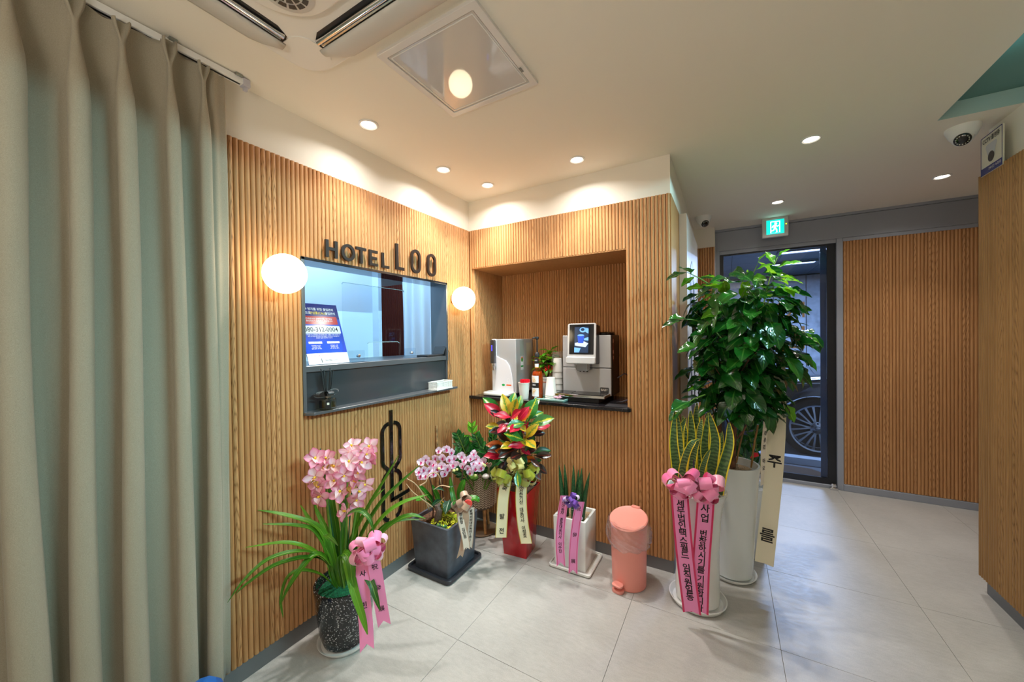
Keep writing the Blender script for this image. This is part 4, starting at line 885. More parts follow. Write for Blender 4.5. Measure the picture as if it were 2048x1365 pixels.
def bow(parent, c, n, ln, wd, mats, seed=1, fat=.42, spread=1.0, flat=.55):
    rr = random.Random(seed); c = Vector(c) - parent.location; F = FACE.normalized(); S_ = Vector((-F.y, F.x, 0)); Zv = Vector((0, 0, 1))
    for i in range(n):
        a = 2 * PI * i / n + rr.uniform(-.25, .25); el = rr.uniform(.0, .9) * (1 - flat) + (.9 if i % 3 == 0 else .15)
        d = (S_ * math.cos(a) + Zv * math.sin(a) * .75) * spread * math.cos(el) + F * math.sin(el) ; d.normalize()
        w_ = d.cross(F + Vector((rr.uniform(-.5, .5), rr.uniform(-.5, .5), rr.uniform(-.5, .5)))).normalized(); 
        if rr.random() < .6: w_ = (d.cross(w_)).normalized()
        q = w_.cross(d).normalized(); m = MB(); l_ = ln * rr.uniform(.8, 1.1); ft = l_ * fat * rr.uniform(.8, 1.1)
        P = [d * (l_ * (1 - math.cos(t)) / 2) + q * (ft * math.sin(t) * (.35 + .65 * (1 - math.cos(t)) / 2)) for t in [2 * PI * k / 16 for k in range(17)]]
        def fl(u, v):
            k = min(16, int(round(v * 16))); s = (1 - math.cos(2 * PI * v)) / 2; return c + P[k] + w_ * ((u - .5) * wd * (.3 + .7 * min(1, s * 2.5)))
        m.grid(fl, 3, 16); obj('bow_loop', m, mats[i % len(mats)], parent, 'all', fix=False)
    kn = MB().lathe([(wd * .3 * math.sin(PI * i / 6), -wd * .3 * math.cos(PI * i / 6)) for i in range(7)], 10, tuple(c)); obj('bow_knot', kn, mats[0], parent, True)
PINKS = satin('pink_satin', (246, 138, 186), .28); PINKD = satin('pink_satin_deep', (236, 100, 156), .28); MAG = satin('magenta_border', (206, 24, 92)); GOLD = satin('gold_border', (226, 150, 40), .4)
def tube_pot(name, label, prof, loc, mat, soil=None, soil_z=None, soil_r=None, n=48):
    t = thing(name, label, 'potted plant', loc); obj('pot', MB().lathe(prof, n), mat, t, 40)
    if soil: obj('soil', MB().lathe([(soil_r, soil_z - .004), (soil_r * .6, soil_z + .003), (0, soil_z + .005)], 28), soil, t, True)
    return t
def saucer(loc, r, h, mat, label):
    return obj('plant_saucer', MB().lathe([(r * .82, 0), (r * .9, .003), (r, h), (r * 1.0, h + .002), (r * .965, h + .001), (r * .86, .007), (0, .006)], 48), mat, None, 40, loc=loc, label=label, cat='saucer', group=None)
def blade(parent, pts, wd, mat, name='leaf', nv=18, fold=.35, pw=.7, wdir=None, base=.35):
    """strap leaf along a curve through world points"""
    org = parent.location; P = [q - org for q in curve(pts, nv)]; vs = []; uv = []
    for j, q in enumerate(P):
        v = j / nv; T_ = (P[min(j + 1, nv)] - P[max(j - 1, 0)]).normalized()
        s = Vector(wdir) if wdir else T_.cross(Vector((0, 0, 1)) + FACE * .4)
        s = (s - T_ * s.dot(T_)); s = s.normalized() if s.length > 1e-5 else T_.orthogonal().normalized()
        n_ = s.cross(T_).normalized(); w_ = wd / 2 * (base + (1 - base) * min(1, v * 3.5)) * max(.03, (1 - v ** 2.6)) ** pw
        for k in range(5):
            x = (k - 2) / 2; c_ = q + s * (w_ * x) + n_ * (fold * w_ * abs(x)); c_.x = max(c_.x, .017 - org.x); vs.append(c_); uv.append((k / 4, v))
    fs = [(j * 5 + k, j * 5 + k + 1, (j + 1) * 5 + k + 1, (j + 1) * 5 + k) for j in range(nv) for k in range(4)]
    return obj(name, MB().add(vs, fs, uv), mat, parent, 'all', fix=False)

# ---------------------------------------------------------------- pink orchid in the speckled pot
def terrazzo():
    k = NT('terrazzo_black'); tc = k.add('ShaderNodeTexCoord'); v = k.add('ShaderNodeTexVoronoi'); v.inputs['Scale'].default_value = 150; k.link(tc.outputs['Object'], v.inputs['Vector'])
    n = k.add('ShaderNodeTexNoise'); n.inputs['Scale'].default_value = 60; k.link(tc.outputs['Object'], n.inputs['Vector'])
    sz = k.math('SUBTRACT', k.math('MULTIPLY', k.math('FRACT', k.math('MULTIPLY', v.outputs['Color'], 3.1)), .62), .14)
    hit = k.math('LESS_THAN', v.outputs['Distance'], sz)
    k.base(k.mix(hit, (24, 24, 27), k.ramp(n.outputs[0], [(.3, (96, 98, 104)), (.7, (206, 206, 204))]))); k.b.inputs['Roughness'].default_value = .2; k.b.inputs['Coat Weight'].default_value = .4; return k.m
C0 = (.185, -1.25, .012)
cy = tube_pot('pink_orchid_pot', 'pink cymbidium orchid in a black speckled round pot at the wall by the curtain', [(.085, 0), (.098, .008), (.112, .06), (.122, .14), (.128, .22), (.133, .262), (.132, .268), (.124, .268), (.120, .25), (.118, .235), (0, .232)], C0, terrazzo(), M('dyed_moss', (10, 92, 60), .95, noise=(200, .6), bump=(300, 1, .01)), .238, .119)
saucer((.185, -1.25, 0), .122, .020, M('saucer_white', (228, 228, 226), .3), 'round white saucer under the black speckled pot')
CYL = leaf_mat('strap_leaf', [(34, 82, 18), (62, 118, 24), (96, 150, 34), (44, 98, 22)], .32, (120, 165, 60), .22)
for pts, w_ in (
 ([(0.146, -1.26, 0.243), (0.149, -1.28, 0.377), (0.132, -1.334, 0.537), (0.085, -1.419, 0.617), (-0.018, -1.535, 0.682)], .030),
 ([(0.147, -1.271, 0.25), (0.147, -1.303, 0.412), (0.137, -1.366, 0.544), (0.115, -1.436, 0.597), (0.059, -1.537, 0.635)], .028),
 ([(0.17, -1.292, 0.269), (0.179, -1.332, 0.39), (0.17, -1.405, 0.493), (0.129, -1.486, 0.551), (0.042, -1.594, 0.561)], .024),
 ([(0.193, -1.302, 0.283), (0.207, -1.361, 0.432), (0.221, -1.467, 0.53), (0.192, -1.577, 0.55), (0.175, -1.656, 0.509), (0.165, -1.709, 0.452)], .022),
 ([(0.206, -1.306, 0.285), (0.226, -1.373, 0.436), (0.23, -1.463, 0.505), (0.187, -1.557, 0.511), (0.143, -1.629, 0.471), (0.119, -1.666, 0.439)], .022),
 ([(0.219, -1.31, 0.287), (0.244, -1.363, 0.427), (0.24, -1.422, 0.5), (0.236, -1.483, 0.469), (0.22, -1.527, 0.409), (0.203, -1.549, 0.349)], .030),
 ([(0.174, -1.29, 0.26), (0.168, -1.361, 0.359), (0.152, -1.44, 0.415), (0.135, -1.484, 0.401), (0.134, -1.509, 0.327), (0.151, -1.511, 0.261)], .018),
 ([(0.163, -1.262, 0.249), (0.15, -1.29, 0.406), (0.106, -1.338, 0.528), (0.056, -1.377, 0.649)], .028),
 ([(0.14, -1.241, 0.229), (0.111, -1.244, 0.371), (0.053, -1.265, 0.505), (-0.016, -1.292, 0.636)], .026),
 ([(0.135, -1.232, 0.227), (0.092, -1.22, 0.426), (0.05, -1.219, 0.612), (0.012, -1.226, 0.86)], .030),
 ([(0.147, -1.225, 0.227), (0.16, -1.203, 0.412), (0.228, -1.139, 0.594), (0.276, -1.087, 0.707), (0.32, -1.037, 0.82)], .026),
 ([(0.182, -1.239, 0.247), (0.254, -1.218, 0.468), (0.335, -1.169, 0.629), (0.408, -1.114, 0.721), (0.475, -1.051, 0.8)], .030),
 ([(0.188, -1.258, 0.26), (0.26, -1.26, 0.467), (0.313, -1.251, 0.59), (0.377, -1.236, 0.687), (0.417, -1.212, 0.735)], .026),
 ([(0.222, -1.262, 0.273), (0.324, -1.246, 0.478), (0.411, -1.218, 0.607), (0.488, -1.172, 0.672), (0.57, -1.101, 0.698)], .030),
 ([(0.226, -1.26, 0.269), (0.36, -1.249, 0.471), (0.453, -1.216, 0.581), (0.529, -1.172, 0.624), (0.573, -1.123, 0.6)], .030),
 ([(0.212, -1.245, 0.255), (0.299, -1.238, 0.422), (0.387, -1.209, 0.548), (0.468, -1.173, 0.588), (0.55, -1.114, 0.586)], .020),
 ([(0.246, -1.294, 0.295), (0.307, -1.348, 0.502), (0.373, -1.378, 0.659), (0.454, -1.377, 0.714), (0.517, -1.375, 0.699), (0.542, -1.373, 0.646)], .024),
 ([(0.282, -1.319, 0.313), (0.332, -1.358, 0.45), (0.379, -1.376, 0.503), (0.447, -1.396, 0.405), (0.494, -1.393, 0.309), (0.517, -1.391, 0.25)], .034),
 ([(0.276, -1.311, 0.311), (0.352, -1.335, 0.423), (0.42, -1.342, 0.451), (0.48, -1.342, 0.412), (0.514, -1.346, 0.365), (0.535, -1.345, 0.321)], .030),
 ([(0.274, -1.324, 0.318), (0.336, -1.378, 0.483), (0.39, -1.393, 0.531), (0.434, -1.402, 0.505), (0.449, -1.406, 0.451), (0.456, -1.402, 0.42)], .028),
 ([(0.226, -1.305, 0.291), (0.234, -1.345, 0.502), (0.23, -1.37, 0.552), (0.271, -1.369, 0.545), (0.302, -1.363, 0.525)], .022),
 ([(0.153, -1.244, 0.241), (0.14, -1.215, 0.437), (0.11, -1.207, 0.62), (0.085, -1.209, 0.714)], .030),
 ([(0.149, -1.247, 0.241), (0.103, -1.248, 0.443), (0.069, -1.243, 0.553), (0.043, -1.246, 0.621)], .024),
 ([(0.165, -1.237, 0.24), (0.177, -1.194, 0.388), (0.177, -1.169, 0.522), (0.19, -1.137, 0.659)], .026)): blade(cy, pts, w_ * 1.22, CYL)
STEM = M('green_stem', (92, 130, 44), .5); STAKE = M('green_stake', (22, 92, 62), .5)
def wtube(parent, pts, r, mat, name='stem', n=7): return obj(name, MB().tube([q - parent.location for q in curve(pts, 14)], r, n), mat, parent, True)
for pts in ([(0.146, -1.26, 0.243), (0.134, -1.287, 0.516), (0.128, -1.3, 0.683), (0.13, -1.309, 0.825)], [(0.171, -1.257, 0.249), (0.207, -1.256, 0.52), (0.221, -1.258, 0.709), (0.213, -1.26, 0.823)], [(0.152, -1.233, 0.229), (0.2, -1.214, 0.499), (0.23, -1.206, 0.692), (0.243, -1.197, 0.856)]): wtube(cy, pts, .0055, STEM)
for pts in ([(0.136, -1.243, 0.234), (0.079, -1.292, 0.887)], [(0.17, -1.246, 0.247), (0.206, -1.247, 0.867)], [(0.138, -1.218, 0.221), (0.193, -1.191, 0.885)]): wtube(cy, pts, .0028, STAKE, 'stake')
def petal_mat(name, base, tip, rim, rough=.45):
    k = NT(name); uv = k.add('ShaderNodeUVMap'); sp = k.add('ShaderNodeSeparateXYZ'); k.link(uv.outputs[0], sp.inputs[0]); ax = k.math('ABSOLUTE', k.math('SUBTRACT', sp.outputs[0], .5))
    c = k.ramp(sp.outputs[1], [(.0, base), (.75, tip), (1., rim)]); c = k.mix(k.ramp(ax, [(.3, (0, 0, 0, 1)), (.5, (1, 1, 1, 1))]), c, rim); k.base(c); k.b.inputs['Roughness'].default_value = rough
    tl = k.add('ShaderNodeBsdfTranslucent'); k.link(c, tl.inputs[0]); mx = k.add('ShaderNodeMixShader'); mx.inputs[0].default_value = .3; k.link(k.b.outputs[0], mx.inputs[1]); k.link(tl.outputs[0], mx.inputs[2]); k.link(mx.outputs[0], k.out.inputs[0]); return k.m
PET = petal_mat('cymbidium_petal', (250, 214, 222), (240, 172, 198), (222, 112, 160)); PET2 = petal_mat('cymbidium_petal_pale', (252, 232, 236), (248, 206, 220), (236, 150, 186))
LIPm = M('orchid_lip', (250, 214, 220), .4); YEL = M('lip_yellow', (244, 206, 40), .5); CRIM = M('lip_crimson', (178, 24, 72), .4); BRN = M('withered', (166, 112, 48), .8, noise=(90, .3))
pme = [leaf(.051, .036, droop=d, cup=.25, belly=.55, tip=.7, nv=6, nu=4).mesh('petal', 'all', fix=False) for d in (-.25, .05, .3)]
for q in pme: q.materials.append(PET)
pme2 = [q.copy() for q in pme]
for q in pme2: q.materials.clear(); q.materials.append(PET2)
lipm = leaf(.032, .028, droop=.55, cup=.75, belly=.6, tip=.5, nv=6, nu=4, wave=.2).mesh('lip', 'all', fix=False); lipm.materials.append(LIPm)
yelm = MB().lathe([(.0045, -.006), (.0055, 0), (.004, .008), (0, .010)], 8).mesh('column', True); yelm.materials.append(YEL)
def flower(parent, c, facing, s, pets, lip, colm, rr, npet=5, lips=True, a0=0):
    """a flower is one part with its petals, lip and column as sub-parts"""
    f = bpy.data.objects.new('flower', None); COL.objects.link(f); f.parent = parent; f.empty_display_size = .01
    F = Vector(facing).normalized(); m = rot_to(F).to_4x4(); m.translation = Vector(c) - parent.location; f.matrix_local = m @ Matrix.Diagonal((s, s, s, 1)) @ Matrix.Rotation(a0, 4, 'Y')
    for i in range(npet):
        a = PI / 2 + 2 * PI * i / npet; d = Vector((math.cos(a), .18 + rr.uniform(-.15, .35), math.sin(a)))
        put('petal', rr.choice(pets), f, mat4((0, 0, 0), d, (0, 1, 0), rr.uniform(.9, 1.1)))
    if lips: put('lip', lip, f, mat4((0, .004, -.002), (0, .75, -.6), (0, .6, .8)))
    put('column', colm, f, mat4((0, .010, .000), (0, .3, -1), (0, 1, 0)))
    return f
rr = random.Random(5)
for k, (q, pale) in enumerate(zip([(0.114, -1.341, 0.859), (0.124, -1.289, 0.846), (0.199, -1.303, 0.825), (0.226, -1.229, 0.904), (0.311, -1.203, 0.907), (0.251, -1.261, 0.887), (0.322, -1.231, 0.882), (0.284, -1.288, 0.857), (0.311, -1.25, 0.845), (0.314, -1.26, 0.808), (0.281, -1.314, 0.805), (0.227, -1.323, 0.774), (0.123, -1.348, 0.781), (0.144, -1.348, 0.742), (0.152, -1.344, 0.7), (0.269, -1.322, 0.733), (0.327, -1.277, 0.734), (0.295, -1.26, 0.762), (0.293, -1.262, 0.68), (0.323, -1.337, 0.668), (0.311, -1.228, 0.743), (0.126, -1.311, 0.811), (0.323, -1.196, 0.872), (0.259, -1.258, 0.805)], [0, 0, 1, 1, 1, 1, 0, 1, 1, 0, 0, 0, 1, 0, 0, 0, 1, 0, 0, 0, 1, 0, 0, 0])):
    off = Vector((.62, -.62, .1)) + Vector((rr.uniform(-.7, .7), rr.uniform(-.5, .5), rr.uniform(-.5, .6)))
    flower(cy, q, off, rr.uniform(.88, 1.05), pme2 if pale else pme, lipm, yelm, rr, a0=rr.uniform(-.4, .4))
for q in [(0.165, -1.37, 0.778), (0.321, -1.314, 0.762), (0.191, -1.319, 0.838)]:
    for j in range(4): put('withered_petal', leaf_set(BRN, [dict(ln=.030, wd=.014, droop=.5, cup=.6)], 'withered_petal')[0], cy, mat4(Vector(q) - cy.location, (rr.uniform(-1, 1), rr.uniform(-.6, .2), rr.uniform(-1, .1)), s=1))
FACE = Vector((.8, -.6, 0))
rb = thing('congratulation_ribbon', 'pink bow with two lettered tails tied to the pink orchid', 'ribbon', (0.469, -1.347, 0.546), 0)
bow(rb, (0.496, -1.365, 0.579), 12, .076, .042, [PINKS, satin('pink_satin_pale', (252, 178, 206)), PINKS], 3)
tail(rb, [(0.453, -1.356, 0.538), (0.46, -1.365, 0.391), (0.487, -1.374, 0.266), (0.498, -1.38, 0.183)], (.6, .8, 0), .052, PINKS, None, [('사', .085, 0, .026), ('민', .205, 0, .027)])
tail(rb, [(0.484, -1.338, 0.538), (0.49, -1.324, 0.438), (0.495, -1.311, 0.329), (0.5, -1.297, 0.223)], (.6, .8, 0), .050, PINKS, None, [('祝發展', .066, .092, .026)])

# ---------------------------------------------------------------- grey planter with small white orchids
FACE = Vector((.65, -.76, 0))
gp = thing('orchid_planter', 'square slate grey planter of small white and magenta orchids', 'potted plant', (.21, -.573, .014))
SLATE = M('slate_glaze', (76, 81, 92), .36, noise=(16, .16))
obj('pot', MB().prism(rrect(.262, .262, .012, 4), (0, 0, 0), (1, 0, 0), (0, 1, 0), (0, 0, .02)), SLATE, gp)
m = MB(); o0 = rrect(.262, .262, .012, 4); o1 = rrect(.296, .296, .014, 4); i1 = rrect(.268, .268, .010, 4); n = len(o0)
vs = [(x, y, .02) for x, y in o0] + [(x, y, .292) for x, y in o1] + [(x, y, .292) for x, y in i1] + [(x, y, .265) for x, y in i1]
fs = [(k * n + i, k * n + (i + 1) % n, (k + 1) * n + (i + 1) % n, (k + 1) * n + i) for k in range(3) for i in range(n)]; m.add(vs, fs); obj('pot_wall', m, SLATE, gp, 40)
obj('soil', MB().prism(rrect(.266, .266, .01, 3), (0, 0, .262), (1, 0, 0), (0, 1, 0), (0, 0, .008)), SOIL, gp)
obj('plant_saucer', MB().band(rrect(.335, .335, .03, 5), rrect(.305, .305, .02, 5), (.21, -.573, .004), (1, 0, 0), (0, 1, 0), (0, 0, .022)).prism(rrect(.325, .325, .028, 5), (.21, -.573, 0), (1, 0, 0), (0, 1, 0), (0, 0, .012)), M('slate_tray', (50, 52, 60), .35), bevel=.002, seg=1, label='square dark grey saucer under the slate grey planter', cat='saucer')
PHm = leaf_mat('moth_orchid_leaf', [(40, 104, 26), (70, 140, 36)], .28, (110, 170, 70), .2)
def wp3(t, q): return Vector(q) - t.location
for pts, w_ in (([(0.165, -0.566, 0.289), (0.16, -0.614, 0.376), (0.141, -0.671, 0.465), (0.124, -0.703, 0.512)], .052), ([(0.176, -0.56, 0.289), (0.168, -0.586, 0.392), (0.145, -0.622, 0.494)], .05), ([(0.159, -0.57, 0.283), (0.158, -0.639, 0.379), (0.158, -0.707, 0.437), (0.151, -0.757, 0.449)], .045), ([(0.29, -0.563, 0.328), (0.331, -0.584, 0.425), (0.36, -0.589, 0.508), (0.376, -0.58, 0.553)], .06), ([(0.232, -0.481, 0.288), (0.169, -0.447, 0.371), (0.13, -0.423, 0.471)], .035), ([(0.301, -0.556, 0.347), (0.366, -0.541, 0.416), (0.408, -0.516, 0.421), (0.424, -0.507, 0.403)], .05)): blade(gp, pts, w_, PHm, pw=.45, base=.5, fold=.25)
CAL = leaf_mat('veined_leaf', [(26, 74, 50), (40, 96, 66)], .3, (190, 210, 190), .1)
for q, dr_ in (((0.238, -0.591, 0.455), (-.3, -.5, .5)), ((0.259, -0.555, 0.477), (.3, -.4, .4)), ((0.23, -0.62, 0.418), (-.5, -.5, -.2)), ((0.278, -0.603, 0.422), (.2, -.7, -.3))): put('leaf', leaf_set(CAL, [dict(ln=.095, wd=.062, droop=.3, cup=.1, belly=.35)])[0], gp, mat4(wp3(gp, q), dr_))
TW = M('dark_flower_stem', (74, 40, 36), .6)
st_ = [[(0.14, -0.604, 0.283), (0.169, -0.632, 0.44), (0.169, -0.664, 0.574)], [(0.17, -0.563, 0.273), (0.193, -0.594, 0.462), (0.202, -0.61, 0.624)], [(0.339, -0.557, 0.325), (0.348, -0.573, 0.515), (0.359, -0.566, 0.62), (0.404, -0.516, 0.658)], [(0.179, -0.535, 0.263), (0.177, -0.557, 0.509), (0.201, -0.553, 0.653)]]
for s_ in st_: wtube(gp, s_, .0035, TW)
WPET = petal_mat('moth_orchid_petal', (238, 214, 234), (246, 228, 242), (216, 184, 222)); wpm = [leaf(.028, .029, droop=d, cup=.15, belly=.55, tip=.5, nv=4, nu=4).mesh('petal', 'all', fix=False) for d in (-.1, .15)]
for q in wpm: q.materials.append(WPET)
wlip = leaf(.019, .014, droop=.5, cup=.6, belly=.6, tip=.6, nv=4, nu=2).mesh('lip', 'all', fix=False); wlip.materials.append(M('magenta_lip', (192, 22, 104), .4))
wcol = MB().lathe([(.003, -.004), (.004, 0), (.0025, .005), (0, .006)], 7).mesh('column', True); wcol.materials.append(CRIM)
rr = random.Random(11)
for (u_, q) in enumerate([(0.114, -0.673, 0.644), (0.126, -0.642, 0.658), (0.138, -0.682, 0.611), (0.163, -0.657, 0.601), (0.162, -0.611, 0.617), (0.159, -0.589, 0.657), (0.169, -0.571, 0.694), (0.2, -0.541, 0.703), (0.233, -0.533, 0.687), (0.223, -0.597, 0.669), (0.255, -0.579, 0.659), (0.269, -0.548, 0.662), (0.217, -0.637, 0.616), (0.197, -0.66, 0.584), (0.238, -0.624, 0.627), (0.269, -0.606, 0.615), (0.282, -0.575, 0.626), (0.168, -0.689, 0.576), (0.124, -0.702, 0.597), (0.135, -0.696, 0.572), (0.292, -0.558, 0.634), (0.248, -0.619, 0.585), (0.154, -0.638, 0.64), (0.309, -0.525, 0.67), (0.34, -0.53, 0.649), (0.341, -0.553, 0.622), (0.348, -0.49, 0.651), (0.388, -0.514, 0.63), (0.374, -0.464, 0.644), (0.402, -0.471, 0.623), (0.367, -0.538, 0.613), (0.41, -0.524, 0.613), (0.424, -0.482, 0.608), (0.384, -0.54, 0.589), (0.358, -0.461, 0.672), (0.406, -0.434, 0.628)]):
    flower(gp, q, Vector((.62, -.7, .1)) + Vector((rr.uniform(-.5, .5), rr.uniform(-.4, .4), rr.uniform(-.35, .35))), rr.uniform(.9, 1.1), wpm, wlip, wcol, rr)
budm = MB().lathe([(.010 * math.sin(PI * i / 6) * (.8 + .2 * i / 6), -.009 * math.cos(PI * i / 6)) for i in range(7)], 10).mesh('bud', True); budm.materials.append(M('bud_green', (206, 206, 130), .5))
for q in [(0.3, -0.588, 0.596), (0.309, -0.571, 0.599), (0.383, -0.54, 0.568), (0.406, -0.515, 0.561), (0.435, -0.475, 0.62), (0.445, -0.469, 0.614), (0.235, -0.649, 0.617)]: put('bud', budm, gp, Matrix.Translation(wp3(gp, q)))
DRY = M('dry_twig', (186, 156, 122), .8)
for s_ in ([(0.161, -0.66, 0.358), (0.173, -0.721, 0.475), (0.162, -0.773, 0.556), (0.137, -0.81, 0.593), (0.132, -0.813, 0.611), (0.137, -0.81, 0.628)], [(0.205, -0.646, 0.362), (0.192, -0.734, 0.448), (0.166, -0.794, 0.515), (0.147, -0.828, 0.572)], [(0.172, -0.744, 0.536), (0.196, -0.719, 0.555), (0.199, -0.705, 0.587), (0.223, -0.679, 0.6), (0.249, -0.665, 0.582), (0.252, -0.652, 0.531)], [(0.311, -0.641, 0.517), (0.265, -0.667, 0.527), (0.229, -0.688, 0.504)], [(0.201, -0.66, 0.367), (0.236, -0.663, 0.406), (0.28, -0.659, 0.456)]): wtube(gp, s_, [.0042 - .0022 * i / 14 for i in range(15)], DRY, 'twig', 6)
obj('driftwood', MB().tube([wp3(gp, q) for q in [(0.223, -0.66, 0.276), (0.242, -0.671, 0.333), (0.254, -0.675, 0.379), (0.244, -0.681, 0.409), (0.253, -0.664, 0.416)]], [.02, .021, .018, .017, .008], 8), M('driftwood', (98, 82, 74), .85, bump=(60, 1, .01)), gp, True)
BAM = M('bamboo_stick', (150, 112, 74), .6, noise=(40, .35))
wtube(gp, [(0.045, -0.452, 0.179), (0.031, -0.433, 0.508), (0.013, -0.417, 0.801)], .0085, BAM, 'stick', 10); wtube(gp, [(0.078, -0.34, 0.208), (0.067, -0.32, 0.478), (0.056, -0.301, 0.724)], .006, M('pale_stick', (196, 178, 150), .6), 'stick', 10)
MOSS = leaf_mat('yellow_moss', [(150, 164, 30), (196, 190, 50), (120, 150, 40), (190, 130, 40)], .7, None, .2)
mm_ = leaf_set(MOSS, [dict(ln=.020, wd=.010, droop=.5, cup=.3, nv=3, nu=2)], 'moss')
m = MB(); rr = random.Random(3)
for k in range(520):
    x, y = rr.uniform(-.02, .125), rr.uniform(-.130, .06); a = rr.uniform(0, 6.3); e = rr.uniform(.1, 1.2); z = .268 + .04 * max(0, 1 - ((x - .05) ** 2 + (y + .05) ** 2) / .008) + rr.uniform(0, .012)
    q = mat4((x, y, z), (math.cos(a), math.sin(a), e), s=rr.uniform(.6, 1.1)); m.add([q @ v.co for v in mm_[0].vertices], [tuple(p.vertices) for p in mm_[0].polygons], [(.5, .5)] * len(mm_[0].vertices))
obj('moss', m, M('moss_yellow', (172, 178, 44), .8, noise=(30, .45)), gp, fix=False, kind='stuff')
ORL = leaf_mat('orange_edged_leaf', [(150, 170, 40), (214, 120, 40), (60, 130, 40)], .4, None, .2); orl = leaf_set(ORL, [dict(ln=.034, wd=.015, droop=.2, cup=.2, nv=4)])
for k in range(44):
    a = k * 2.4; z = .275 + .0022 * k; rr_ = .022 - .0003 * k; put('leaf', orl[0], gp, mat4((.028 + .01 * math.cos(a), -.035 + .01 * math.sin(a), z), (math.cos(a), math.sin(a), .5 + .01 * k), s=rr.uniform(.8, 1.15)))
SUC = leaf_mat('succulent_leaf', [(90, 150, 110), (110, 170, 130)], .5, None, .1); sl = leaf_set(SUC, [dict(ln=.024, wd=.013, droop=-.3, cup=.4, nv=4, belly=.65)])
for (sx, sy) in ((.06, -.122), (.095, -.118)):
    for k in range(16): a = k * 2.4; put('leaf', sl[0], gp, mat4((sx, sy, .282), (math.cos(a), math.sin(a), .15 + .06 * k), s=1 - .035 * k))
rb = thing('congratulation_ribbon', 'brown and ivory lettered ribbon with a red rose seal on the slate grey planter', 'ribbon', (0.412, -0.606, 0.451))
TAN = satin('tan_satin', (178, 146, 122)); IVO = satin('ivory_satin', (222, 210, 196))
bow(rb, (0.394, -0.634, 0.446), 8, .075, .036, [TAN, satin('tan_satin_dark', (150, 118, 98))], 8)
obj('seal', MB().lathe([(0, -.004), (.022, -.003), (.025, 0), (.022, .003), (0, .005)], 18, m=Matrix.Translation(wp3(rb, (0.451, -0.653, 0.454))) @ rot_to(Vector((0, 0, 1)), FACE).to_4x4()), M('seal_red', (226, 74, 66), .4), rb, 40)
tail(rb, [(0.393, -0.652, 0.424), (0.407, -0.662, 0.356), (0.428, -0.651, 0.241), (0.433, -0.649, 0.19)], (.62, .78, 0), .041, IVO, (TAN, [(.82, 1)]), [('A형원장 김민경', .021, .0213, .0215)]); tail(rb, [(0.439, -0.608, 0.41), (0.429, -0.597, 0.333), (0.405, -0.578, 0.2), (0.394, -0.574, 0.147)], (.62, .78, 0), .041, IVO, (TAN, [(.82, 1)]), [('밝해외래대산녹터(주)', .019, .0198, .0195)])
tail(rb, [(0.41, -0.637, 0.427), (0.425, -0.64, 0.351), (0.412, -0.655, 0.21), (0.397, -0.664, 0.141)], (.62, .78, 0), .036, TAN)

# ---------------------------------------------------------------- zz plant in the woven footed pot
FACE = Vector((.6, -.8, 0))
zp = thing('zz_plant_pot', 'glossy zz plant in a woven cream ceramic pot on wooden feet in the corner', 'potted plant', (.175, -.135, .008))
def woven():
    k = NT('woven_ceramic'); k.b.inputs['Roughness'].default_value = .55; k.b.inputs['Base Color'].default_value = lin((206, 190, 166)); return k.m
WOV = woven(); obj('pot', MB().lathe([(.075, .165), (.098, .178), (.106, .20), (.114, .42), (.112, .43), (.105, .43), (.100, .40), (.098, .395), (0, .39)], 40), M('woven_groove', (120, 104, 86), .8), zp, 40)
m = MB(); NC, NR = 26, 15          # herringbone relief: two slanted strokes per cell
for r_ in range(NR):
    z0 = .188 + .0158 * r_; rad = .1045 + .0085 * (z0 - .19) / .22 + .0016
    for c_ in range(NC):
        for sg in (-1, 1):
            a0 = 2 * PI * (c_ + .5) / NC; a1 = a0 + sg * 2 * PI / NC * .46; q = []
            for a, z in ((a0, z0), (a1, z0 + .012), (a1, z0 + .021), (a0, z0 + .009)): q.append((rad * math.cos(a), rad * math.sin(a), z))
            m.add(q + [((rad + .0028) * math.cos((a0 + a1) / 2), (rad + .0028) * math.sin((a0 + a1) / 2), z0 + .0105)], [(0, 1, 4), (1, 2, 4), (2, 3, 4), (3, 0, 4)])
obj('weave_relief', m, WOV, zp, kind='stuff'); obj('rim', MB().ring([(.116, .424), (.116, .434), (.107, .434), (.107, .424)], 40), WOV, zp)
OAKL = M('foot_wood', (206, 158, 100), .5, noise=(30, .15))
for a in (-35, 85, 205):
    a = R(a); obj('foot', MB().tube([(.062 * math.cos(a), .062 * math.sin(a), .19), (.084 * math.cos(a), .084 * math.sin(a), .0)], [.013, .009], 12), OAKL, zp, 40)
obj('soil', MB().lathe([(.099, .398), (0, .402)], 24), SOIL, zp)
obj('plant_saucer', MB().lathe([(.100, 0), (.112, .004), (.116, .010), (.108, .009), (.10, .006), (0, .006)], 40), M('saucer_tan', (150, 128, 104), .4), None, 40, loc=(.175, -.135, 0), label='round tan saucer under the woven footed pot', cat='saucer')
ZZ = leaf_mat('zz_leaf', [(16, 66, 26), (30, 96, 36), (22, 80, 30)], .16, (60, 130, 60), .1, coat=.3); ZZY = leaf_mat('zz_young_leaf', [(112, 186, 40), (84, 160, 34)], .2, (160, 214, 90), .25)
zl = leaf_set(ZZ, [dict(ln=.052, wd=.024, droop=.15, cup=.25, nv=5)]); zy = leaf_set(ZZY, [dict(ln=.060, wd=.026, droop=.2, cup=.25, nv=5)])
rr = random.Random(21)
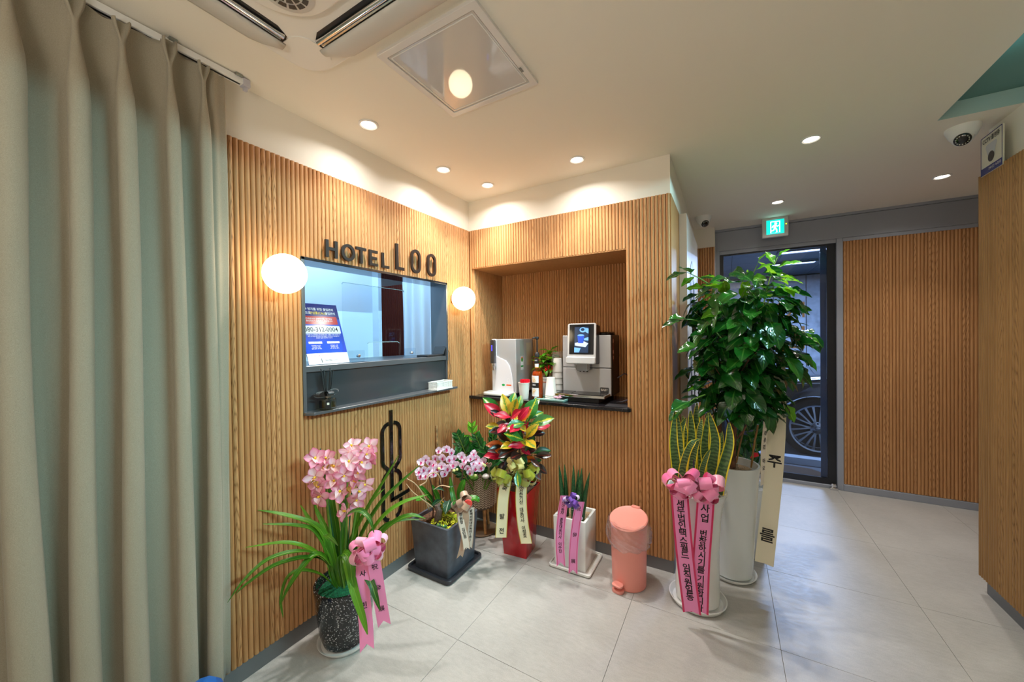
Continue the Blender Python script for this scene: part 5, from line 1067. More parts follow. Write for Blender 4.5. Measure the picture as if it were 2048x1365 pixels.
def zz_stalk(t, pts, ls, n, s=1.0, r=.006):
    P = [q - t.location for q in curve(pts, 20)]; obj('stalk', MB().tube(P, [r - r * .55 * i / 20 for i in range(21)], 7), STEM, t, True)
    for k in range(n):
        v = .22 + .76 * (k // 2) / max(1, (n // 2 - 1)); i = min(19, int(v * 20)); T_ = (P[min(20, i + 1)] - P[i]).normalized(); S_ = T_.cross(FACE + Vector((rr.uniform(-.4, .4), rr.uniform(-.4, .4), rr.uniform(-.3, .3)))).normalized()
        sg = 1 if k % 2 else -1; d = S_ * sg * (1 - .45 * v) + T_ * (.55 + .5 * v) + Vector((rr.uniform(-.15, .15),) * 3); put('leaf', rr.choice(ls), t, mat4(P[i], d, FACE + Vector((0, 0, .6)), s * rr.uniform(.8, 1.1) * (.75 + .5 * math.sin(PI * min(1, v)))))
for pts, ls, n, s in (([(0.209, -0.205, 0.342), (0.213, -0.223, 0.543), (0.198, -0.253, 0.689), (0.199, -0.263, 0.788)], zy, 10, 1.15), ([(0.196, -0.235, 0.339), (0.185, -0.286, 0.522), (0.157, -0.324, 0.666), (0.134, -0.348, 0.745)], zl, 18, 1), ([(0.191, -0.215, 0.331), (0.191, -0.259, 0.515), (0.168, -0.295, 0.626), (0.163, -0.308, 0.698)], zl, 16, 1), ([(0.242, -0.209, 0.339), (0.263, -0.229, 0.517), (0.258, -0.243, 0.624), (0.234, -0.267, 0.724)], zl, 18, 1.05), ([(0.246, -0.184, 0.33), (0.271, -0.167, 0.5), (0.293, -0.153, 0.605), (0.297, -0.149, 0.725)], zl, 20, .95), ([(0.274, -0.236, 0.355), (0.321, -0.254, 0.5), (0.333, -0.269, 0.591), (0.304, -0.285, 0.656)], zl, 16, 1), ([(0.274, -0.213, 0.34), (0.328, -0.204, 0.451), (0.34, -0.196, 0.52), (0.312, -0.2, 0.603)], zl, 16, 1), ([(0.208, -0.275, 0.349), (0.18, -0.336, 0.468), (0.163, -0.367, 0.56), (0.146, -0.377, 0.628)], zl, 16, 1)): zz_stalk(zp, pts, ls, int(n * 1.3) // 2 * 2, s * 1.28)
obj('pebble', MB().lathe([(.026 * math.sin(PI * i / 8), -.017 * math.cos(PI * i / 8)) for i in range(9)], 16), M('white_pebble', (214, 212, 208), .6), zp, True, loc=Vector((0.32, -0.278, 0.463)) - zp.location)
obj('moss_lump', MB().lathe([(.03 * math.sin(PI * i / 8), -.022 * math.cos(PI * i / 8)) for i in range(9)], 16), M('moss_green', (70, 108, 24), .95, noise=(120, .3), bump=(200, 1, .01)), zp, True, loc=Vector((0.262, -0.334, 0.462)) - zp.location)
hx = []
for i in range(28):
    t_ = 2 * PI * i / 28; hx.append((.0013 * 16 * math.sin(t_) ** 3, .0013 * (13 * math.cos(t_) - 5 * math.cos(2 * t_) - 2 * math.cos(3 * t_) - math.cos(4 * t_))))
hp0 = Vector((0.36, -0.299, 0.554)) - zp.location; hk = obj('heart_pick', MB().band(hx, [(a * .72, b * .72) for a, b in hx], hp0, (.8, .6, 0), (0, 0, 1), (.003, -.004, 0)).band([(a * .5, b * .5) for a, b in hx], [(a * .3, b * .3) for a, b in hx], hp0, (.8, .6, 0), (0, 0, 1), (.003, -.004, 0)), M('pick_rose_wood', (196, 156, 146), .6), zp); obj('pick_stick', MB().tube([hp0 + Vector((0, 0, -.016)), hp0 + Vector((0, 0, -.075))], .002, 6), M('pick_stick', (200, 170, 140), .6), hk)
obj('heart_jewel', MB().lathe([(.005 * math.sin(PI * i / 6), -.005 * math.cos(PI * i / 6)) for i in range(7)], 8, tuple(hp0 + Vector((-.010, -.012, .008)))), M('jewel_red', (210, 30, 30), .2), hk, True)

# ---------------------------------------------------------------- croton in the red pot
FACE = Vector((.5, -.86, 0))
ct = thing('croton_pot', 'croton with red, yellow and green leaves in a tall glossy red pot', 'potted plant', (.545, -.225, 0), R(5))
REDP = M('red_lacquer', (176, 14, 26), .14, coat=.5)
def taper(w0, w1, h, t, dz, top_in):
    m = MB(); o0 = rrect(w0, w0, .004, 2); o1 = rrect(w1, w1, .005, 2); i1 = rrect(w1 - t, w1 - t, .003, 2); n = len(o0)
    vs = [(x, y, 0) for x, y in o0] + [(x, y, h) for x, y in o1] + [(x, y, h) for x, y in i1] + [(x, y, h - dz) for x, y in i1]
    fs = [(k * n + i, k * n + (i + 1) % n, (k + 1) * n + (i + 1) % n, (k + 1) * n + i) for k in range(3) for i in range(n)] + [tuple(range(n - 1, -1, -1))]; return m.add(vs, fs), i1
m, i1 = taper(.158, .215, .425, .012, .03, 0); obj('pot', m, REDP, ct, 40)
obj('inner_liner', MB().band(rrect(.203, .203, .003, 2), rrect(.185, .185, .003, 2), (0, 0, .395), (1, 0, 0), (0, 1, 0), (0, 0, .022)), M('liner_dark', (38, 40, 46), .4), ct); obj('soil', MB().prism(rrect(.2, .2, .003, 2), (0, 0, .385), (1, 0, 0), (0, 1, 0), (0, 0, .012)), SOIL, ct)
def croton_mat(name, a, b, cth=.5):
    k = NT(name); uv = k.add('ShaderNodeUVMap'); sp = k.add('ShaderNodeSeparateXYZ'); k.link(uv.outputs[0], sp.inputs[0]); ob = k.add('ShaderNodeTexCoord'); n = k.add('ShaderNodeTexNoise'); n.inputs['Scale'].default_value = 55; n.inputs['Detail'].default_value = 4; oi = k.add('ShaderNodeObjectInfo')
    k.link(ob.outputs['Object'], n.inputs['Vector']); ax = k.math('ABSOLUTE', k.math('SUBTRACT', sp.outputs[0], .5))
    v = k.math('ADD', k.math('MULTIPLY', ax, 1.2), k.math('MULTIPLY', n.outputs[0], .75)); v = k.math('ADD', v, k.math('MULTIPLY', k.math('PINGPONG', k.math('ADD', k.math('MULTIPLY', sp.outputs[1], 9.), k.math('MULTIPLY', ax, -6.)), .5), .35))
    c = k.mix(k.ramp(v, [(cth - .08, (0, 0, 0, 1)), (cth + .1, (1, 1, 1, 1))]), b, a); c = k.mix(k.ramp(ax, [(.012, (1, 1, 1, 1)), (.05, (0, 0, 0, 1))]), c, b); k.base(c); k.b.inputs['Roughness'].default_value = .3; k.b.inputs['Coat Weight'].default_value = .12
    tl = k.add('ShaderNodeBsdfTranslucent'); k.link(c, tl.inputs[0]); mx = k.add('ShaderNodeMixShader'); mx.inputs[0].default_value = .16; k.link(k.b.outputs[0], mx.inputs[1]); k.link(tl.outputs[0], mx.inputs[2]); k.link(mx.outputs[0], k.out.inputs[0]); return k.m
CRM = {'g': croton_mat('croton_green', (38, 108, 36), (196, 190, 46), .46), 'y': croton_mat('croton_yellow', (196, 160, 34), (86, 124, 34), .55), 'r': croton_mat('croton_red', (176, 20, 50), (222, 62, 82), .42), 'd': croton_mat('croton_dark', (34, 22, 20), (120, 40, 30), .42), 'o': croton_mat('croton_orange', (196, 96, 26), (120, 30, 30), .5), 'G': croton_mat('croton_deep_green', (18, 62, 26), (50, 110, 40), .5)}
CRL = {k: leaf_set(mt, [dict(ln=.125, wd=.052, droop=dr_, cup=.16, belly=.58, tip=.75, nv=8, wave=.06) for dr_ in (.15, .4)]) for k, mt in CRM.items()}
cstem = [(0, 0, .39), (.01, .0, .55), (0, .01, .7), (.005, .005, .86)]; obj('stem', MB().tube(curve(cstem, 16), [.012 - .0004 * i for i in range(17)], 10), M('croton_stem', (90, 74, 52), .8), ct, True)
for b_ in ([(0, 0, .5), (-.05, -.02, .6), (-.07, -.03, .74)], [(.005, 0, .52), (.05, -.02, .62), (.07, -.02, .76)]): obj('branch', MB().tube(curve(b_, 10), .007, 8), bpy.data.materials['croton_stem'], ct, True)
# hand-set leaves: base pixel area, tip direction, colour
rr = random.Random(33)
def cl(px, dirv, col, s=1.0, up=None): put('leaf', rr.choice(CRL[col]), ct, ctm @ mat4(px, dirv, up or (FACE + Vector((0, 0, .8))), s))
ctm = Matrix.Rotation(R(-5), 4, 'Z') @ Matrix.Translation(-ct.location)
for b_, e_, c_ in (([(0.477, -0.309, 0.883), (0.408, -0.394, 1.01)], 0, 'g'), ([(0.506, -0.315, 0.865), (0.435, -0.402, 0.97)], 0, 'r'), ([(0.519, -0.284, 0.931), (0.539, -0.271, 1.027)], 0, 'g'), ([(0.533, -0.323, 0.882), (0.533, -0.368, 1.009)], 0, 'y'), ([(0.544, -0.316, 0.888), (0.587, -0.337, 0.99)], 0, 'y'), ([(0.548, -0.244, 0.907), (0.565, -0.233, 1.004)], 0, 'g'), ([(0.58, -0.249, 0.879), (0.662, -0.223, 0.99)], 0, 'g'), ([(0.636, -0.287, 0.847), (0.693, -0.298, 0.992)], 0, 'g'), ([(0.589, -0.279, 0.857), (0.659, -0.26, 0.958)], 0, 'o'), ([(0.632, -0.266, 0.836), (0.81, -0.231, 0.91)], 0, 'g'), ([(0.602, -0.167, 0.858), (0.665, -0.13, 0.907)], 0, 'g'), ([(0.633, -0.242, 0.806), (0.736, -0.205, 0.853)], 0, 'r'), ([(0.645, -0.304, 0.858), (0.62, -0.411, 0.887)], 0, 'g'), ([(0.56, -0.33, 0.892), (0.532, -0.415, 0.937)], 0, 'r'), ([(0.569, -0.371, 0.889), (0.646, -0.418, 0.954)], 0, 'r'), ([(0.543, -0.363, 0.866), (0.542, -0.445, 0.852)], 0, 'r'), ([(0.597, -0.332, 0.865), (0.658, -0.365, 0.951)], 0, 'r'), ([(0.576, -0.321, 0.854), (0.558, -0.424, 0.856)], 0, 'r'), ([(0.618, -0.32, 0.852), (0.625, -0.432, 0.853)], 0, 'r'), ([(0.495, -0.321, 0.878), (0.457, -0.389, 0.932)], 0, 'd'), ([(0.49, -0.325, 0.82), (0.451, -0.417, 0.849)], 0, 'y'), ([(0.501, -0.295, 0.828), (0.533, -0.322, 0.907)], 0, 'd'), ([(0.593, -0.288, 0.856), (0.65, -0.324, 0.931)], 0, 'o'),
    ([(0.516, -0.333, 0.806), (0.478, -0.425, 0.822)], 0, 'd'), ([(0.648, -0.326, 0.758), (0.609, -0.441, 0.823)], 0, 'g'), ([(0.639, -0.309, 0.759), (0.705, -0.339, 0.847)], 0, 'y'), ([(0.639, -0.309, 0.759), (0.727, -0.373, 0.756)], 0, 'y'), ([(0.629, -0.222, 0.762), (0.705, -0.201, 0.792)], 0, 'd'), ([(0.553, -0.336, 0.735), (0.537, -0.437, 0.832)], 0, 'd'), ([(0.595, -0.358, 0.734), (0.593, -0.451, 0.764)], 0, 'y'), ([(0.648, -0.327, 0.727), (0.64, -0.424, 0.769)], 0, 'r'), ([(0.553, -0.335, 0.748), (0.589, -0.407, 0.819)], 0, 'y'), ([(0.527, -0.328, 0.698), (0.477, -0.426, 0.748)], 0, 'o'), ([(0.531, -0.349, 0.692), (0.51, -0.454, 0.732)], 0, 'd'), ([(0.612, -0.325, 0.703), (0.588, -0.454, 0.722)], 0, 'd'), ([(0.531, -0.349, 0.654), (0.494, -0.463, 0.699)], 0, 'r'), ([(0.537, -0.323, 0.647), (0.525, -0.422, 0.704)], 0, 'o'), ([(0.632, -0.337, 0.678), (0.639, -0.448, 0.698)], 0, 'd'), ([(0.625, -0.272, 0.668), (0.677, -0.287, 0.758)], 0, 'G'), ([(0.643, -0.238, 0.652), (0.74, -0.205, 0.689)], 0, 'G'), ([(0.663, -0.25, 0.645), (0.762, -0.238, 0.663)], 0, 'd'), ([(0.638, -0.241, 0.678), (0.695, -0.254, 0.727)], 0, 'd'), ([(0.651, -0.28, 0.633), (0.706, -0.294, 0.615)], 0, 'd'), ([(0.643, -0.239, 0.598), (0.74, -0.252, 0.564)], 0, 'd'), ([(0.652, -0.257, 0.589), (0.722, -0.286, 0.535)], 0, 'd'), ([(0.505, -0.319, 0.616), (0.498, -0.393, 0.568)], 0, 'd'), ([(0.551, -0.269, 0.673), (0.583, -0.272, 0.774)], 0, 'G'), ([(0.524, -0.26, 0.732), (0.574, -0.253, 0.817)], 0, 'G'), ([(0.585, -0.248, 0.769), (0.621, -0.272, 0.843)], 0, 'r'), ([(0.528, -0.282, 0.647), (0.574, -0.325, 0.597)], 0, 'd'), ([(0.589, -0.247, 0.634), (0.623, -0.297, 0.58)], 0, 'G'), ([(0.614, -0.371, 0.587), (0.649, -0.422, 0.525)], 0, 'g')):
    a_, b2 = Vector(b_[0]), Vector(b_[1]); ln = (b2 - a_).length; cl(a_, b2 - a_, c_, min(1.5, max(.75, ln / .100)))
    if ln > .001: pass
for k in range(66):
    a = k * 2.4; z = .53 + .0055 * k; q = Vector((.545 + .05 * math.cos(a) * rr.random(), -.225 + .05 * math.sin(a) * rr.random(), z)); cl(q, (math.cos(a), math.sin(a), rr.uniform(-.2, .6)), rr.choice('dGGodGrgy'), rr.uniform(.7, 1.0))
rb = thing('congratulation_ribbon', 'olive green bow with two cream lettered tails on the red croton pot', 'ribbon', (0.564, -0.309, 0.542))
OLV = satin('olive_satin', (160, 164, 44), .25); CRE = satin('cream_satin', (228, 220, 184)); CGO = satin('cream_border', (196, 164, 60), .4)
bow(rb, (0.504, -0.344, 0.528), 10, .095, .046, [OLV, OLV, satin('olive_satin_deep', (130, 140, 40), .25)], 5); bow(rb, (0.624, -0.274, 0.542), 12, .095, .046, [OLV, satin('olive_satin_pale', (196, 192, 90), .25), OLV], 6); bow(rb, (0.585, -0.331, 0.6), 6, .070, .044, [satin('cream_satin_gold', (224, 208, 130), .25)], 7)
tail(rb, [(0.535, -0.372, 0.511), (0.529, -0.4, 0.395), (0.525, -0.409, 0.275), (0.527, -0.427, 0.172)], (.86, .5, 0), .070, CRE, (CGO, [(.90, 1)]), [('축', .050, 0, .036), ('발', .220, 0, .036), ('전', .305, 0, .036)], notch=0); tail(rb, [(0.626, -0.33, 0.526), (0.625, -0.344, 0.394), (0.637, -0.345, 0.242), (0.662, -0.349, 0.133)], (.86, .5, 0), .070, CRE, (CGO, [(.90, 1)]), [('㈜신한기산 대표이사 이정호', .058, .0224, .0265)], notch=0)

# ---------------------------------------------------------------- white square pot with spear leaves
FACE = Vector((.42, -.9, 0))
wp2 = thing('spear_plant_pot', 'spear-leaved plant in a tall square white ceramic pot', 'potted plant', (.908, -.168, .012))
m, i1 = taper(.196, .205, .296, .030, .03, 0); obj('pot', m, WCER, wp2, 40, bevel=.002); obj('soil', MB().prism(rrect(.178, .178, .004, 2), (0, 0, .262), (1, 0, 0), (0, 1, 0), (0, 0, .010)), GRAVEL, wp2)
obj('plant_saucer', MB().prism(rrect(.25, .25, .014, 4), (.912, -.165, 0), (1, 0, 0), (0, 1, 0), (0, 0, .010)).band(rrect(.262, .262, .018, 4), rrect(.246, .246, .014, 4), (.912, -.165, .006), (1, 0, 0), (0, 1, 0), (0, 0, .014)), WCER, None, bevel=.002, seg=1, label='square white saucer under the white square pot', cat='saucer')
SPR = leaf_mat('spear_leaf', [(34, 84, 44), (46, 100, 54)], .4, None, 0, bands=((24, 64, 36), 3., 5.))
for (x, y, dx, dz) in ((-.055, -.045, -.028, .33), (-.045, -.02, -.012, .33), (.01, -.05, .004, .345), (.02, -.015, .012, .31), (.035, -.045, .030, .335), (.055, -.03, .052, .31), (.03, .03, .01, .27)):
    P = [Vector((x, y, .26)), Vector((x + dx * .4, y, .26 + dz * .5)), Vector((x + dx, y, .26 + dz))]; obj('leaf', MB().tube(curve(P, 12), [.013, .0145, .015, .015, .015, .0145, .014, .013, .012, .0105, .008, .005, .0015], 10), SPR, wp2, True)
obj('heart_pick', MB().prism([(a * .9, b * .9) for a, b in hx], (.052, -.055, .29), (1, 0, 0), (0, 0, 1), (0, .003, 0)).tube([(.052, -.054, .28), (.052, -.054, .255)], .002, 6), M('pick_lilac', (214, 196, 232), .4), wp2)
rb = thing('congratulation_ribbon', 'small purple bow with two pink lettered tails on the white square pot', 'ribbon', (.865, -.285, .31))
PUR = satin('purple_satin', (104, 52, 160)); PUL = satin('lilac_satin', (214, 194, 236)); PKT = satin('pink_tail', (232, 138, 196)); SILVB = satin('silver_edge', (214, 206, 214), .5)
bow(rb, (0.951, -0.339, 0.46), 9, .052, .026, [PUR, PUL, PUR], 9)
tail(rb, [(0.915, -0.342, 0.477), (0.901, -0.357, 0.37), (0.892, -0.37, 0.229), (0.898, -0.374, 0.088)], (.92, .38, 0), .051, PKT, (MAG, [(.72, .82)]), [('㈜아농자 종광대표이사 이수진', .038, .0198, .0215)]); tail(rb, [(0.99, -0.299, 0.441), (0.971, -0.318, 0.311), (0.959, -0.332, 0.17), (0.958, -0.34, 0.044)], (.92, .38, 0), .051, PKT, (MAG, [(.72, .82)]), [('祝發展', .040, .150, .027)])

# ---------------------------------------------------------------- pink pedal bin with its bag
bn = thing('pedal_bin', 'salmon pink pedal bin with a clear bag folded over its rim', 'bin', (1.243, -.208, 0), R(-12))
SAL = M('salmon_plastic', (226, 146, 134), .38)
obj('body', MB().lathe([(.088, 0), (.092, .004), (.098, .30), (.100, .335), (.096, .338), (.093, .32), (.0, .31)], 40), SAL, bn, 40)
lm = Matrix.Translation((0, .0, .362)) @ Matrix.Rotation(R(16), 4, 'X')
obj('lid', MB().lathe([(.101, -.012), (.105, -.006), (.105, .004), (.100, .008), (.092, .006), (.05, .001), (0, .0)], 40, m=lm), SAL, bn, 40); obj('lid_hinge', MB().box((-.025, .085, .37), (.025, .112, .40)), SAL, bn, bevel=.005)
obj('inner_bucket', MB().lathe([(.094, .30), (.097, .348), (.092, .348), (.09, .30)], 40), SAL, bn, 40)
obj('pedal', MB().prism(rrect(.058, .05, .018, 5), (-.012, -.112, .032), (1, 0, 0), (0, 1, 0), (0, -.004, .012)).box((-.03, -.10, .018), (.006, -.07, .03)), SAL, bn, 40, bevel=.003); obj('pedal_base', MB().prism(rrect(.062, .056, .02, 5), (-.012, -.108, 0), (1, 0, 0), (0, 1, 0), (0, 0, .016)), SAL, bn, 40, bevel=.002)
def bagp(v): return .102 + .020 * math.sin(PI * min(1, v * 1.1)) ** .7 + .004 * v
bag = crumple(.1, .222, .366, .9, 72, 18, .007, 9, bagp); obj('bin_bag', bag, FILM, smooth='all', fix=False, loc=(1.243, -.208, 0), label='crumpled clear plastic bag folded over the salmon pink bin', cat='plastic bag')

# ---------------------------------------------------------------- snake plant in the tall white pot
FACE = Vector((.2, -.97, 0))
SL0 = (1.588, -.178, .014)
sp_ = tube_pot('snake_plant_pot', 'yellow-edged snake plant in a tall flared white ceramic pot', [(.095, 0), (.104, .006), (.106, .05), (.103, .16), (.104, .30), (.112, .44), (.128, .535), (.140, .565), (.143, .575), (.139, .583), (.130, .578), (.118, .555), (.112, .54), (0, .535)], SL0, WCER, GRAVEL, .548, .116)
saucer((1.588, -.178, 0), .138, .026, WCER, 'round white saucer under the tall flared white pot')
SNK = leaf_mat('snake_leaf', [(96, 126, 70), (128, 150, 98), (86, 118, 64)], .42, None, .12, edge=((240, 216, 48), .37), bands=((52, 84, 48), 22., 1.6))
rr = random.Random(4)
for pts, w_, wd_ in (([(1.493, -0.128, 0.533), (1.503, -0.108, 0.764), (1.507, -0.093, 0.872), (1.532, -0.078, 0.938)], .05, (1, .3, 0)), ([(1.6, -0.112, 0.549), (1.611, -0.104, 0.724), (1.602, -0.107, 0.859), (1.612, -0.1, 0.945)], .056, (1, -.2, 0)), ([(1.669, -0.048, 0.539), (1.68, -0.04, 0.716), (1.685, -0.036, 0.825), (1.7, -0.027, 0.863)], .04, (1, .3, 0)), ([(1.512, -0.22, 0.571), (1.494, -0.218, 0.713), (1.482, -0.212, 0.842), (1.489, -0.194, 0.989)], .062, (1, .25, 0)), ([(1.521, -0.158, 0.55), (1.513, -0.16, 0.725), (1.509, -0.161, 0.86), (1.496, -0.167, 0.985)], .06, (.9, -.4, 0)), ([(1.527, -0.062, 0.516), (1.533, -0.057, 0.67), (1.524, -0.06, 0.838), (1.515, -0.064, 0.945)], .05, (1, 0, 0)), ([(1.55, -0.095, 0.533), (1.556, -0.089, 0.711), (1.561, -0.084, 0.849), (1.555, -0.087, 0.981)], .066, (1, -.1, 0)), ([(1.564, -0.017, 0.507), (1.575, -0.009, 0.719), (1.576, -0.006, 0.889), (1.582, -0.001, 1.013)], .06, (1, .2, 0)), ([(1.531, -0.267, 0.592), (1.529, -0.278, 0.711), (1.561, -0.27, 0.829), (1.608, -0.242, 0.871)], .052, (.9, .4, .5)), ([(1.564, -0.213, 0.579), (1.57, -0.22, 0.7), (1.585, -0.221, 0.806), (1.608, -0.219, 0.865)], .05, (.9, -.2, .4)), ([(1.63, -0.14, 0.565), (1.631, -0.138, 0.711), (1.623, -0.142, 0.817), (1.642, -0.117, 0.983)], .068, (.9, .5, 0)), ([(1.659, -0.158, 0.578), (1.66, -0.156, 0.721), (1.674, -0.146, 0.851), (1.647, -0.137, 0.987)], .07, (1, .1, 0)), ([(1.616, -0.218, 0.591), (1.612, -0.219, 0.681), (1.63, -0.208, 0.757), (1.652, -0.194, 0.808)], .04, (.9, .3, .3)), ([(1.685, -0.097, 0.56), (1.686, -0.095, 0.68), (1.7, -0.085, 0.812), (1.705, -0.07, 0.884)], .042, (.6, .8, 0)), ([(1.691, -0.174, 0.577), (1.7, -0.168, 0.68), (1.737, -0.133, 0.83), (1.738, -0.108, 0.938)], .066, (1, .15, .1)), ([(1.587, -0.05, 0.524), (1.597, -0.043, 0.648), (1.593, -0.045, 0.732), (1.603, -0.038, 0.787)], .04, (1, 0, 0))):
    Q = curve(pts, 6); blade(sp_, [q for q in pts], w_ * .86, SNK, fold=.35, pw=.55, wdir=wd_, base=.7, nv=16)
wtube(sp_, [(1.571, -0.244, 0.592), (1.581, -0.236, 0.758)], .003, M('purple_stake', (52, 30, 70), .5), 'stake')
rb = thing('congratulation_ribbon', 'large pink bow with two gold-edged lettered tails on the snake plant pot', 'ribbon', (1.56, -.40, .68))
bow(rb, (1.542, -0.375, 0.686), 10, .092, .055, [PINKS, PINKS, PINKD], 12); bow(rb, (1.63, -0.324, 0.67), 10, .090, .055, [PINKS, satin('pink_satin_light', (248, 170, 198)), PINKD], 14)
PKW = satin('pink_wide_tail', (238, 140, 196))
tail(rb, [(1.528, -0.395, 0.632), (1.538, -0.397, 0.485), (1.554, -0.396, 0.295), (1.578, -0.39, 0.068)], (.97, .22, 0), .080, PKW, (MAG, [(.78, 1)]), [('세무법인택스월드', .045, .0352, .040), ('임직원일동', .350, .0352, .040)], notch=.15)
tail(rb, [(1.639, -0.331, 0.621), (1.63, -0.344, 0.483), (1.617, -0.359, 0.294), (1.609, -0.372, 0.068)], (.97, .22, 0), .078, PKW, (MAG, [(.78, 1)]), [('사업', .060, .046, .044), ('번창하시기를', .180, .0345, .038), ('기원합니다', .395, .0345, .036)], notch=.15)

# ---------------------------------------------------------------- tall coffee tree
CL0 = (1.745, .165, .014)
cf = tube_pot('coffee_tree_pot', 'tall leafy coffee tree in a white cylinder pot beside the passage', [(.095, 0), (.106, .008), (.110, .06), (.122, .30), (.140, .58), (.146, .625), (.144, .637), (.134, .637), (.128, .61), (.126, .60), (0, .595)], CL0, M('pale_ceramic', (218, 224, 226), .12, coat=.4), GRAVEL, .602, .126)
saucer((1.745, .165, 0), .128, .022, WCER, 'round white saucer under the coffee tree pot')
BARK = M('coffee_bark', (104, 72, 52), .85, noise=(40, .3), bump=(80, .8, .006))
TR = curve([(0, .0, .58), (.01, .0, .80), (.02, -.01, .98), (.03, .0, 1.2), (.04, 0, 1.45)], 20); obj('trunk', MB().tube(TR, [.026 - .0009 * i for i in range(21)], 12), BARK, cf, True)
TR2 = curve([(-.05, -.01, .58), (-.055, -.01, .8), (-.06, -.02, 1.0), (-.09, -.03, 1.3)], 16); obj('trunk', MB().tube(TR2, [.017 - .0007 * i for i in range(17)], 10), BARK, cf, True)
wtube(cf, [(1.843, 0.237, 0.536), (1.861, 0.238, 0.721), (1.884, 0.242, 0.87)], .0055, M('bamboo_stake', (150, 112, 62), .6), 'stake'); wtube(cf, [(1.757, 0.28, 0.512), (1.801, 0.296, 0.758), (1.827, 0.301, 0.851)], .005, bpy.data.materials['bamboo_stake'], 'stake')
CFM = leaf_mat('coffee_leaf', [(14, 62, 22), (28, 94, 30), (18, 76, 24), (44, 116, 34)], .16, (70, 130, 50), .2, coat=.35); CFY = leaf_mat('coffee_young_leaf', [(84, 150, 26), (56, 128, 28)], .25, (140, 190, 70), .4)
cfl = leaf_set(CFM, [dict(ln=.136, wd=.080, droop=dr_, cup=c2, belly=.5, tip=.75, nv=10, nu=6, wave=.12, nwave=5) for dr_, c2 in ((.25, .12), (.5, .1), (.1, .2), (.7, .15))]); cfy = leaf_set(CFY, [dict(ln=.125, wd=.070, droop=dr_, cup=.12, belly=.46, tip=.85, nv=10, nu=6, wave=.18) for dr_ in (.15, .4)])
rr = random.Random(77); cc = Vector((1.79, .15, 1.36)) - Vector(CL0); nleaf = 0
def crown(z):
    t = (z - .93) / .80; return (.165 + .145 * math.sin(PI * min(1, max(0, t * .85 + .05)))) if t < .9 else .26 * max(0, 1 - (t - .9) / .2)
for k in range(22):
    a = k * 2.4; z0 = .78 + .030 * k; z1 = .98 + .032 * k; r1 = crown(z1) * .75
    P = [Vector((.02 + .015 * math.cos(a), .01 * math.sin(a), z0)), Vector((.02 + r1 * .55 * math.cos(a), r1 * .55 * math.sin(a), (z0 + z1) / 2 + .03)), Vector((.03 + r1 * math.cos(a), r1 * math.sin(a), z1))]; obj('branch', MB().tube(curve(P, 8), [.005 - .0004 * i for i in range(9)], 6), STEM if k > 12 else BARK, cf, True)
for k in range(276):
    z = .93 + .80 * ((k + .5) / 276) ** .92; a = k * 2.39996 + rr.uniform(-.3, .3); rad = crown(z) * (1 if k % 3 else rr.uniform(.35, .8)) * rr.uniform(.86, 1.0)
    q = Vector((.06 + rad * .92 * math.cos(a), rad * .80 * math.sin(a), z)); el = rr.uniform(-.75, .15) + max(0, (z - 1.55) * 2.2)
    if z < 1.24 and q.x > .08: q.x = .08 * rr.random()
    if z > 1.35: q.x = min(q.x, .255)
    d_ = Vector((math.cos(a + rr.uniform(-.7, .7)), math.sin(a + rr.uniform(-.7, .7)), el)); top = z > 1.58 and rr.random() < .45 or rr.random() < .05
    if 1.745 + q.x < 1.57 and .165 + q.y > -.15: q.x = 1.60 - 1.745 + .04 * rr.random(); d_.x *= .1
    elif 1.745 + q.x < 1.52: d_.y = -abs(d_.y)
    up = Vector((math.cos(a) * .9, math.sin(a) * .9, .7)); put('leaf', rr.choice(cfy if top else cfl), cf, mat4(q, d_, up, rr.uniform(.72, 1.12)))
im = MB()
for k in range(430):
    z = .92 + .70 * rr.random(); a = rr.uniform(0, 2 * PI); rad = crown(z) * rr.uniform(.25, .78); q = Vector((.06 + rad * .92 * math.cos(a), rad * .80 * math.sin(a), z)); g = rr.choice(cfl)
    mx_ = mat4(q, (math.cos(a + rr.uniform(-1, 1)), math.sin(a + rr.uniform(-1, 1)), rr.uniform(-.8, .3)), (math.cos(a) * .8, math.sin(a) * .8, .7), rr.uniform(.7, 1.0)); uvl = g.uv_layers[0].data; uvs = [(.5, .5)] * len(g.vertices)
    for p in g.polygons:
        for vi, li in zip(p.vertices, p.loop_indices): uvs[vi] = tuple(uvl[li].uv)
    im.add([mx_ @ v.co for v in g.vertices], [tuple(p.vertices) for p in g.polygons], uvs)
obj('inner_foliage', im, CFM, cf, 'all', fix=False, kind='stuff')
def sprig(pts, leaves):
    P = [q - cf.location for q in curve(pts, 10)]; obj('branch', MB().tube(P, [.004 - .0002 * i for i in range(11)], 6), STEM, cf, True)
    for v, dv, y_, s in leaves: put('leaf', rr.choice(cfy if y_ else cfl), cf, mat4(P[min(10, int(v * 10))], dv, FACE * .5 + Vector((0, 0, 1)), s))
sprig([(1.901, 0.305, 1.483), (1.941, 0.33, 1.675), (1.967, 0.347, 1.778), (1.993, 0.363, 1.852)], [(.55, (.9, -.2, .15), 1, 1.1), (.6, (-.4, -.5, .5), 1, 1.0), (.75, (.7, -.2, .2), 1, 1.15), (.8, (-.3, .1, .8), 1, .8), (1, (.5, -.3, .7), 1, .6), (.35, (.9, -.3, -.1), 1, 1.0)])
sprig([(1.799, 0.247, 1.603), (1.85, 0.255, 1.718), (1.888, 0.266, 1.803)], [(.6, (-.6, -.5, .3), 1, .9), (1, (.2, -.4, .8), 1, .7), (.8, (.7, -.2, .3), 1, .8)])
